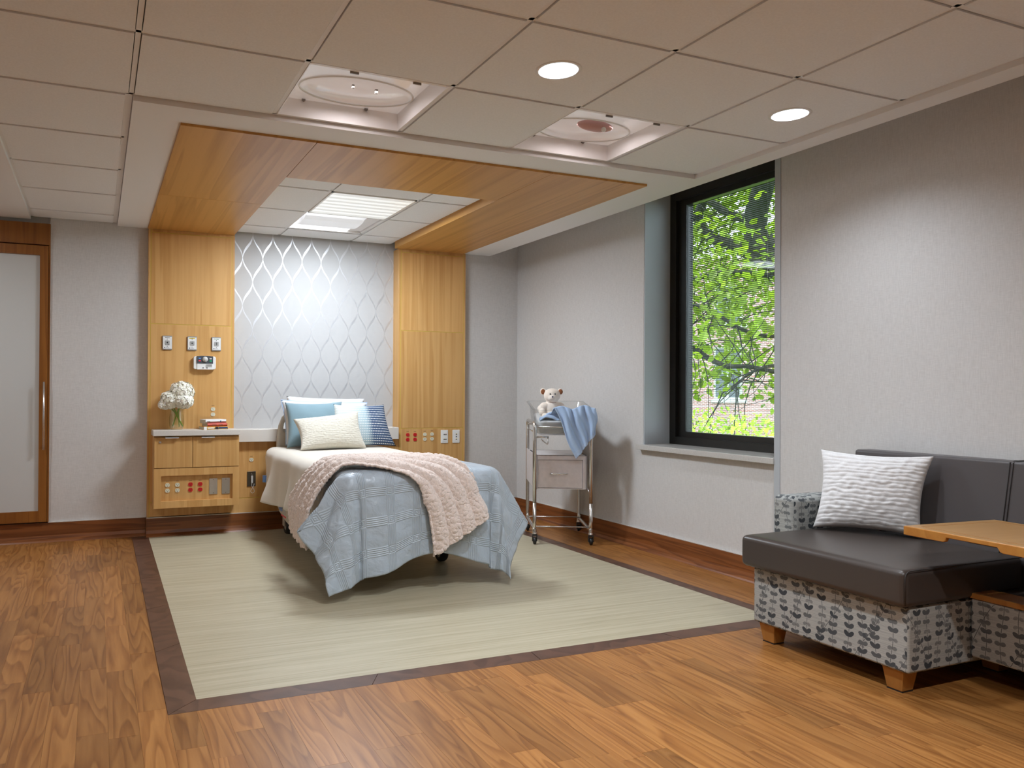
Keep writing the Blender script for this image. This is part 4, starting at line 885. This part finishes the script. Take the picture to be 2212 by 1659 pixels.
for y in (.008, LD-.02): obj('basket_rail', MB().tube([(.004, y, .853), (LX, y, .853)], .0055, 8), 'steel', ct, smooth=True)
for x0, x1 in ((.01, .105), (.30, .40)):
    s_ = 1 if x0 < .2 else -1; xa = x0 if s_ > 0 else x1; xb = x1 if s_ > 0 else x0
    hk = obj('tilt_bracket', MB().tube([(xa, .005, .778), (xb, .005, .778)], .0065, 8), 'chrome', ct, smooth=True)
    obj('loop', MB().tube(bend([(xa+s_*.042, .005, .776), (xa+s_*.047, .005, .757), (xa+s_*.083, .005, .727), (xa+s_*.090, .005, .735), (xa+s_*.090, .005, .776)], .01, 3), .0045, 8), 'steel', hk, smooth=True)
bx = obj('box', MB().box(.018, .028, .03, .53, .398, .645).box(.378, .388, .03, .53, .398, .645).box(.018, .388, .52, .53, .398, .645).box(.018, .388, .03, .53, .640, .645).box(.018, .388, .03, .53, .398, .404)
    .hexa([(.018, .03, .613), (.388, .03, .613), (.388, .05, .613), (.018, .05, .613)], [(.018, .03, .645), (.388, .03, .645), (.388, .05, .645), (.018, .05, .645)])
    .box(.356, .388, .03, .05, .404, .613).box(.018, .030, .03, .05, .404, .613), 'steel_box', ct)
obj('hood', MB().hexa([(-.004, .30, .40), (-.004, .575, .50), (.002, .575, .50), (.002, .30, .40)], [(-.004, .30, .655), (-.004, .575, .70), (.002, .575, .70), (.002, .30, .655)]) if False else MB().box(-.006, -.001, .06, .53, .415, .66), 'steel_box', ct)
dr = obj('drawer', B(.0315, .3545, .036, .51, .406, .610), 'steel_box', ct, bevel=.002)
obj('handle', MB().tube(bend([(.122, .036, .510), (.130, .012, .510), (.239, .012, .510), (.247, .036, .510)], .012, 4), .0048, 10), 'chrome', dr, smooth=True)
for x in (.006, LX):
    for y in (.0, LD):
        cs = obj('caster', MB().lathe([(.0001, .110), (.014, .110), (.016, .085), (.018, .080), (.018, .072), (.0001, .072)], (x, y, 0), 16), 'steel', ct, smooth=False)
        obj('fork', MB().box(x-.016, x+.016, y-.018, y+.012, .062, .074).box(x-.018, x-.0115, y-.016, y+.012, .022, .072).box(x+.0115, x+.018, y-.016, y+.012, .022, .072), 'black', cs)
        obj('wheel', MB().lathe([(.0001, -.010), (.020, -.011), (.026, -.007), (.026, .007), (.020, .011), (.0001, .010)], (x, y-.006, .0265), 22, 'x'), 'black', cs, smooth=True)
TB = Matrix.Translation((0, 0, 0))
def tz(y): return .058*(y-.02)/.52           # the basin is tipped towards its near end
tub = thing('bassinet_tub', 'clear acrylic baby basin set on the steel cart', 'basin', CL, CA)
def ring(x0, x1, y0, y1, z, r, n=6): return [(x, y, z+tz(y)) for x, y in rrect(x0, x1, y0, y1, r, n)]
rings = [ring(-.010, .438, .0, .55, .976, .05), ring(-.008, .436, .002, .548, .981, .05), ring(.008, .422, .015, .535, .980, .045), ring(.012, .418, .018, .531, .972, .045), ring(.030, .398, .034, .515, .800, .05), ring(.045, .383, .05, .50, .789, .05)]
mb = MB(); n_ = len(rings[0])
for rg in rings: mb.v += rg
for k in range(len(rings)-1):
    for i in range(n_): mb.f.append((k*n_+i, k*n_+(i+1) % n_, (k+1)*n_+(i+1) % n_, (k+1)*n_+i))
mb.f.append(tuple(range((len(rings)-1)*n_, len(rings)*n_))); mb.mi = [0]*len(mb.f)
o = obj('basin', mb, 'acrylic', tub, smooth=True); s_ = o.modifiers.new('thick', 'SOLIDIFY'); s_.thickness = .0035
obj('rim_edge', MB().tube(ring(-.010, .438, .0, .55, .977, .05), .0022, 6, True), 'acrylic', tub, smooth=True)
pad = thing('bassinet_mattress', 'small white mattress pad inside the clear basin', 'mattress', CL, CA)
obj('cover', MB().prism(rrect(.040, .388, .045, .505, .04), .0, .095).mat4(Matrix.Translation((0, 0, .795)) @ Matrix.Rotation(math.atan(.058/.52), 4, 'X')), 'cotton', pad, bevel=.018, seg=3)
# teddy: one body, sewn-on features
td = thing('teddy_bear', 'cream plush teddy bear with brown inner ears sitting in the clear basin', 'teddy bear', (CL[0], CL[1], 0), CA)
hx, hy, hz = .158, .25, 1.082
tb = MB().ell((hx, hy, hz), (.063, .056, .055)).ell((hx-.004, hy-.045, hz-.018), (.030, .024, .024)).ell((hx-.066, hy+.008, hz+.030), (.025, .012, .028)).ell((hx+.062, hy+.008, hz+.030), (.022, .012, .027))
tb.ell((hx, hy+.01, .985), (.062, .048, .072)).ell((hx, hy+.008, .935), (.066, .052, .05))
for sx in (-1, 1):
    tb.ell((hx+sx*.060, hy-.004, 1.000), (.034, .030, .030)).ell((hx+sx*.082, hy-.016, .980), (.030, .028, .032)).ell((hx+sx*.078, hy-.040, .955), (.026, .028, .028))
    tb.ell((hx+sx*.05, hy-.045, .920), (.032, .055, .030)).ell((hx+sx*.062, hy-.095, .918), (.030, .026, .034))
o = obj('body', tb, 'plush', td, smooth=True)
rm = o.modifiers.new('remesh', 'REMESH'); rm.mode = 'VOXEL'; rm.voxel_size = .0045; rm.use_smooth_shade = True
sm_ = o.modifiers.new('smooth', 'SMOOTH'); sm_.iterations = 6; sm_.factor = .5
for sx, ex in ((-1, -.068), (1, .064)): obj('ear_lining', MB().ell((hx+ex, hy-.0035, hz+.028), (.017, .006, .020), 14, 8), 'brownplush', td, smooth=True)
for ex in (-.020, .0165): obj('eye', MB().ell((hx+ex, hy-.0535, hz+.011), (.0055, .004, .0058), 12, 8), 'blackink', td, smooth=True)
obj('nose', MB().prism([(-.0075, .005), (.0075, .005), (.002, -.006), (-.002, -.006)], -.004, .004, 'y').mat4(Matrix.Translation((hx-.004, hy-.070, hz-.010))), 'navyink', td, bevel=.002)
obj('mouth', MB().tube([(hx-.004, hy-.0705, hz-.017), (hx-.004, hy-.069, hz-.032)], .0008, 5).tube([(hx-.014, hy-.065, hz-.034), (hx-.004, hy-.069, hz-.038), (hx+.006, hy-.065, hz-.034)], .0008, 5), 'brownplush', td)
obj('neck_seam', MB().tube([(hx+.040*math.cos(a), hy+.006-.036*math.sin(a), 1.029) for a in [math.pi*k/16 for k in range(17)]], .0012, 5), 'brownplush', td)
# baby blanket: over the near rim, down to a point, with satin hem; a bunched end lies inside
def bl_pt(u, v):
    rim = Vector((.142+.298*u, -.012, .990+.012*math.sin(u*11)+.012*u)); low = Vector((.292+.148*u, -.022, .625+.178*u**.9))
    p = rim.lerp(low, v); amp = .014*min(1, v*3+.15)
    fo = math.sin(u*19+v*1.3+.5)*amp*(1-.45*v)+.007*math.sin(u*37-v*2)*(1-.4*v)
    p.y += -.012-.014*math.sin(min(1, v*4)*math.pi/2)+fo; p.x += .007*math.sin(v*7+u*5); return p
NU, NV = 90, 80; P = []; mi = []
for i in range(NU+1):
    u = i/NU; row = []
    for k in range(22):                       # inside the basin, rising to the rim
        t = k/22; rimp = bl_pt(u, 0); ins = Vector((.10+.30*u, .15+.05*math.sin(u*6), .905+.022*math.sin(u*9+t*4)))
        p = ins.lerp(Vector((rimp.x, .045, rimp.z-.03)), t) if t < .7 else ins.lerp(Vector((rimp.x, .045, rimp.z-.03)), .7).lerp(rimp+Vector((0, .012, .006)), (t-.7)/.3)
        p.z += .010*math.sin(u*17+t*3)*(1-t); row.append(p)
    row += [bl_pt(u, j/NV) for j in range(NV+1)]; P.append(row)
bb_ = thing('baby_blanket', 'light blue baby blanket with satin hem hanging over the clear basin', 'blanket', CL, CA)
o = grid_obj('fleece', P, None, 'babyblue', bb_, thick=.005)
o.data.materials.append(M['satin']); nvv = len(P[0])-1
for idx, pg in enumerate(o.data.polygons):
    if idx % nvv > nvv-9: pg.material_index = 1
Q_ = []
for i in range(50):
    a = i/49; row = []
    for j in range(40):
        b = j/39; x = .046+.25*a; y = .052+.16*b
        row.append(Vector((x, y, .893+tz(y)+.055*math.sin(math.pi*a)**.5*math.sin(math.pi*min(1, b*1.0+.12))+.016*noise.noise((a*5, b*4, 2))+.012*math.sin(a*9+b*7)-.03*(abs(2*a-1)**4)*(b))))
    Q_.append(row)
obj_in = grid_obj('bunched_end', Q_, None, 'babyblue', bb_, thick=.006)

# ------------------------------------------------------------------ sofa, cushion and tray table
def boxuv(o):
    me = o.data; uvl = me.uv_layers.new(name='UVMap')
    for pg in me.polygons:
        nx, ny, nz_ = (abs(c) for c in pg.normal)
        for li in pg.loop_indices:
            x, y, z = me.vertices[me.loops[li].vertex_index].co
            uvl.data[li].uv = (y*1.0+.013, z) if nx >= ny and nx >= nz_ else ((x+.37, z) if ny >= nz_ else (x+.11, y))
    return o
so = thing('sofa', 'grey leather chaise sofa with leaf-vine patterned base against the right wall', 'sofa', (3.0, -1.6, 0))
boxuv(obj('chaise_base', B(2.618, 3.30, -1.548, -.835, .085, .330), 'vine', so, True, bevel=.012, seg=3))
boxuv(obj('middle_base', B(2.958, 3.30, -3.2, -1.552, .112, .336), 'vine', so, True, bevel=.010, seg=3))
boxuv(obj('arm', B(2.905, 3.40, -.802, -.675, .10, .622), 'vine', so, True, bevel=.028, seg=4))
def softbox(x0, x1, y0, y1, z0, z1, crown, n=16):
    mb = MB(); bm = bmesh.new(); bmesh.ops.create_grid(bm, x_segments=n, y_segments=n, size=.5); vs = [v.co.copy() for v in bm.verts]; fs = [[v.index for v in f.verts] for f in bm.faces]; bm.free()
    for s_, z in ((0, z0), (1, z1)):
        o = len(mb.v)
        for v in vs:
            c_ = (1-(2*v.x)**4)*(1-(2*v.y)**4) if s_ else 0; mb.v.append((x0+(v.x+.5)*(x1-x0), y0+(v.y+.5)*(y1-y0), z+crown*c_))
        mb.f += [tuple(i+o for i in f) for f in fs]
    m_ = n+1; bo = [i for i, v in enumerate(vs) if abs(abs(v.x)-.5) < 1e-5 or abs(abs(v.y)-.5) < 1e-5]
    bo.sort(key=lambda i: math.atan2(vs[i].y, vs[i].x)); N_ = len(vs)
    for a, b in zip(bo, bo[1:]+bo[:1]): mb.f.append((a, b, N_+b, N_+a))
    mb.mi = [0]*len(mb.f); return mb
st_ = obj('seat_cushion', softbox(2.575, 3.27, -1.563, -.800, .332, .470, .010), 'leather2', so, True, bevel=.024, seg=4)
obj('seam', MB().tube(bend([(2.577, -1.5635, .345), (2.577, -1.5635, .468), (3.25, -1.5635, .468)], .03), .0022, 6), 'seam', st_, smooth=True)
bk = obj('backrest', MB().prism([(3.262, .34), (3.405, .34), (3.405, .838), (3.305, .838)], -3.2, -.803, 'y'), 'leather', so, True, bevel=.012, seg=3)
for dy in (-.006, .006): obj('seam', MB().tube([(3.2605, -1.470+dy, .345), (3.3025, -1.498+dy, .833), (3.33, -1.50+dy, .8395), (3.40, -1.50+dy, .8395)], .0020, 6), 'seam', bk, smooth=True)
obj('wood_cap', B(2.951, 3.075, -3.2, -1.553, .336, .357), 'leg_wood', so, True, bevel=.003)
obj('inner_seat', B(3.06, 3.27, -3.2, -1.56, .336, .345), 'leather2', so, True)
def leg(x, y): 
    a, b = .042, .030; h = .112 if x > 2.9 else .088
    l = obj('leg', MB().hexa([(x-b, y-b, .004), (x+b, y-b, .004), (x+b, y+b, .004), (x-b, y+b, .004)], [(x-a, y-a, h), (x+a, y-a, h), (x+a, y+a, h), (x-a, y+a, h)]), 'leg_wood', so, True, bevel=.003)
    obj('foot_pad', B(x-b, x+b, y-b, y+b, 0, .004), 'black', l)
for x, y in ((2.676, -.895), (2.676, -1.475), (3.24, -.895), (3.24, -1.475), (3.02, -1.83), (3.24, -2.6), (3.02, -2.9)): leg(x, y)
pillow('cushion', [(2.975, -.845, .484), (3.205, -1.200, .484), (3.262, -1.215, .838), (3.080, -.800, .843)], .16, 'whitepil', 'white ribbed square cushion on the grey leather sofa', 'cushion', .06, 110, .0045, ws=45, rib=19)
cw = D.objects['cushion.003'] if 'cushion.003' in D.objects else None
tt = thing('tray_table', 'honey wood swivel tray table over the sofa at the right edge', 'table', (2.659, -1.499, .357), R(-4.1))
zt_ = .620-.357
obj('tabletop', B(.004, .474, -.80, 0, zt_-.012, zt_), 'tray_wood', tt, bevel=.004)
obj('front_edge', MB().prism([(0, zt_-.001), (0, zt_-.034), (-.150, zt_-.034), (-.158, zt_-.031), (-.163, zt_-.017), (-.335, zt_-.017), (-.343, zt_-.030), (-.352, zt_-.034), (-.80, zt_-.034), (-.80, zt_-.001)][::-1], 0, .018, 'x'), 'tray_edge', tt, bevel=.003)
obj('side_edge', B(.018, .474, -.018, 0, zt_-.034, zt_-.001), 'tray_edge', tt, bevel=.003); obj('back_edge', B(.456, .474, -.80, -.018, zt_-.034, zt_-.001), 'tray_edge', tt, bevel=.003)
obj('inlay_line', MB().box(.040, .0425, -.80, -.040, zt_-.0005, zt_+.0006).box(.0425, .434, -.0425, -.040, zt_-.0005, zt_+.0006).box(.4315, .434, -.80, -.0425, zt_-.0005, zt_+.0006), 'leg_wood', tt)
obj('bracket', MB().box(.06, .40, -.60, -.20, zt_-.030, zt_-.012), 'bronze', tt); obj('post', MB().box(.345, .395, -.30, -.24, 0, zt_-.03), 'frame', tt, bevel=.004)

# ------------------------------------------------------------------ outdoors, seen through the window
struct('ground', B(4.2, 70, -30, 80, -3.2, -3.0), 'lawn')
fw = Vector((cf.x, cf.y, 0)).normalized(); BO = Vector((CAM.x, CAM.y, 0))+fw*39.0; BR = -.38741
bl = thing('brick_building', 'red brick building across the garden with stone-framed windows', 'building', (BO.x, BO.y, -3), BR)
BW = [(15.55, 17.05), (11.2, 12.7), (20.2, 21.7)]; BZ = [(3.75, 6.45), (7.6, 9.6)]
mb = MB(); xs_ = sorted([2.0, 30.0]+[v for w_ in BW for v in w_]); zs_ = sorted([0, 10.7]+[v for z_ in BZ for v in z_])
for i in range(len(xs_)-1):
    for k in range(len(zs_)-1):
        hole = any(abs(xs_[i]-a) < 1e-6 for a, b in BW) and any(abs(zs_[k]-a) < 1e-6 for a, b in BZ)
        if not hole: mb.box(xs_[i], xs_[i+1], 0, .45, zs_[k], zs_[k+1])
obj('brick_wall', mb, 'brick', bl); obj('parapet', B(1.9, 30.1, -.08, .55, 10.7, 10.95), 'brick', bl)
obj('rear_block', B(2.0, 30, .46, 9, 0, 10.6), 'brick', bl)
for a, b in BW:
    for z0, z1 in BZ:
        f_ = obj('window_frame', MB().box(a, a+.12, .10, .25, z0, z1).box(b-.12, b, .10, .25, z0, z1).box(a+.12, b-.12, .10, .25, z1-.12, z1).box(a+.12, b-.12, .10, .25, z0, z0+.12).box((a+b)/2-.05, (a+b)/2+.05, .12, .22, z0+.12, z1-.12).box(a+.12, b-.12, .12, .22, (z0+z1)/2-.05, (z0+z1)/2+.05), 'stone', bl)
        obj('pane', B(a+.1, b-.1, .20, .22, z0+.1, z1-.1), 'darkpane', f_); obj('stone_sill', B(a-.15, b+.15, -.12, .2, z0-.16, z0), 'stone', bl)
def limb(mb, pts, r0, r1, seg=9):
    p = bend([Vector(q_) for q_ in pts], .25, 3); n = len(p); mb.tube(p, [r0+(r1-r0)*i/(n-1) for i in range(n)], seg); return mb
tree = thing('tree', 'leafy tree with dark curved limbs outside the window', 'tree', (9.6, 4.6, -3))
obj('trunk', limb(MB(), [(9.7, 4.4, -3), (9.6, 4.5, 0), (9.5, 4.92, 2.55), (9.5, 5.17, 3.14), (9.5, 5.47, 3.37), (9.5, 5.70, 3.63), (9.5, 5.68, 3.95), (9.5, 5.52, 4.35), (9.5, 5.40, 4.8), (9.5, 5.3, 6.0)], .24, .14, 14), 'bark', tree, True, smooth=True)
LIMBS = [([(9.5, 5.68, 3.81), (9.5, 5.98, 3.94), (9.5, 6.38, 4.14), (9.5, 6.69, 4.41), (9.5, 7.02, 4.45), (9.6, 7.8, 4.4)], .075, .04),
 ([(9.5, 5.25, 3.05), (9.5, 5.61, 3.21), (9.5, 5.98, 3.46), (9.5, 6.48, 3.66), (9.5, 6.85, 3.88), (9.5, 6.96, 4.15), (9.5, 6.8, 4.43), (9.5, 6.5, 5.2)], .12, .07),
 ([(9.5, 4.95, 2.6), (9.2, 5.13, 2.89), (9.0, 5.77, 3.02), (9.0, 6.69, 2.96), (9.0, 7.14, 2.93), (9, 8, 2.8)], .04, .03),
 ([(9.4, 4.83, 1.9), (8.7, 5.08, 1.98), (8.5, 5.44, 2.28), (8.5, 5.93, 2.5), (8.5, 6.45, 2.52), (8.5, 7.2, 2.7)], .025, .035),
 ([(9.6, 4.7, 1.3), (8.6, 4.99, 1.5), (8.5, 5.26, 1.49), (8.5, 5.72, 1.66), (8.5, 5.92, 1.80), (8.5, 6.44, 1.88), (8.4, 7.2, 1.9)], .03, .045),
 ([(9.6, 4.0, 1.0), (8.5, 4.19, 1.48), (8.5, 4.50, 1.49), (8.5, 4.82, 1.40), (8.5, 5.08, 1.23), (8.5, 5.35, 1.10)], .03, .012)]
for pts, a, b in LIMBS: obj('limb', limb(MB(), pts, a, b), 'bark', tree, True, smooth=True)
tw = MB(); rt = random.Random(5)
for k in range(150):
    pts, a, b = rt.choice(LIMBS); i = rt.randrange(len(pts)-1); p = Vector(pts[i]).lerp(Vector(pts[i+1]), rt.random()); d = Vector((rt.uniform(-.7, .7), rt.uniform(-1, 1), rt.uniform(-1, .6))).normalized(); q_ = [p]
    for s_ in range(5): d = (d+Vector((rt.uniform(-.4, .4), rt.uniform(-.4, .4), rt.uniform(-.5, .25)))).normalized(); q_.append(q_[-1]+d*rt.uniform(.16, .34))
    tw.tube(q_, [.010, .008, .007, .005, .004, .003], 5)
tag(obj('twigs', tw, 'bark', tree, True), kind='stuff')
def leafmesh(nm, L, wd, mat, fold):
    me = D.meshes.new(nm); me.from_pydata([(0, 0, 0), (wd, L*.35, fold), (wd*.75, L*.72, fold), (0, L, 0), (-wd*.75, L*.72, fold), (-wd, L*.35, fold)], [], [(0, 1, 2, 3), (0, 3, 4, 5)]); me.materials.append(M[mat]); return me
LM = [leafmesh('leaf', .150, .056, 'leaf', .014), leafmesh('leaf', .12, .050, 'leaf', -.010), leafmesh('leaf', .10, .040, 'leaf', .012)]
def scatter(n, gen, lm, parent, singles, seed, facing):
    r_ = random.Random(seed); allp = []
    while len(allp) < n:
        p = gen(r_)
        if p is not None: allp.append(p)
    allp.sort(key=lambda p: (Vector(p)-CAM).length if facing(p) else 99)
    vs, fs = [], []
    for k, p in enumerate(allp):
        d = Vector((r_.uniform(-1, 1), r_.uniform(-1, 1), r_.uniform(-1.1, .15))).normalized(); e = Vector((r_.uniform(-.6, .6), r_.uniform(-.6, .6), 1)).normalized()
        x_ = d.cross(e).normalized(); z_ = x_.cross(d); mt = Matrix((x_, d, z_)).transposed().to_4x4(); mt.translation = p; me = lm[k % len(lm)]; sc_ = r_.uniform(.75, 1.25)
        mt = mt @ Matrix.Scale(sc_, 4)
        if k < singles:
            o = D.objects.new('leaf', me); COL.objects.link(o); o.parent = parent; o.matrix_parent_inverse = rootm(parent).inverted(); o.matrix_basis = mt
        else:
            b0 = len(vs); vs += [tuple(mt @ v.co) for v in me.vertices]; fs += [tuple(i+b0 for i in pg.vertices) for pg in me.polygons]
    me = D.meshes.new('foliage'); me.from_pydata(vs, [], fs); tag(obj('foliage', me, lm[0].materials[0], parent, True), kind='stuff')
def wedge(p): k_ = (p[1]-CAM.y)/(p[0]-CAM.x); s_ = (p[2]-CAM.z)/(p[0]-CAM.x); return .9 < k_ < 1.12 and -.08 < s_ < .34
def gen_tree(r_):
    x = r_.uniform(9.75, 12.6) if r_.random() < .78 else r_.uniform(7.2, 9.2); k_ = r_.uniform(.80, 1.26); y = CAM.y+(x-CAM.x)*k_; z = r_.uniform(.75, 6.3)
    dn = noise.noise((x*.55, y*.75, z*.9))+.55*noise.noise((x*1.4+5, y*2.0, z*2.2))
    lim = -.06 if z > 1.9+.14*(y-5) else .10
    if z < 1.5: lim = .20
    if x < 9.2: lim += .14
    return (x, y, z) if dn > lim else None
scatter(9500, gen_tree, LM, tree, 280, 3, wedge)
bush = thing('bush', 'bright yellow-green bush below the window view', 'bush', (7.6, 4.6, -3))
BL = [leafmesh('bush_leaf', .085, .026, 'leaf2', .008), leafmesh('bush_leaf', .07, .022, 'leaf2', -.006)]
bs = MB()
for k in range(60):
    x = rt.uniform(6.9, 9.2); y = rt.uniform(2.2, 9.2); q_ = [Vector((x, y, -3)), Vector((x, y, -.6))]; d = Vector((rt.uniform(-.3, .3), rt.uniform(-.6, .6), 1)).normalized()
    for s_ in range(6): d = (d+Vector((rt.uniform(-.3, .3), rt.uniform(-.4, .4), rt.uniform(-.35, .1)))).normalized(); q_.append(q_[-1]+d*.24)
    bs.tube(q_, [.022, .02, .016, .013, .010, .008, .006, .004], 5)
tag(obj('stems', bs, 'bark', bush, True), kind='stuff')
def gen_bush(r_):
    x = r_.uniform(6.8, 9.8); y = r_.uniform(2.0, 9.6); top = .80+.22*noise.noise((x*1.1, y*.9, 0)); z = r_.uniform(-.7, top)
    return (x, y, z)
scatter(9000, gen_bush, BL, bush, 260, 9, lambda p: wedge(p) and p[2] > .2)
tag(tree.children[0], None)
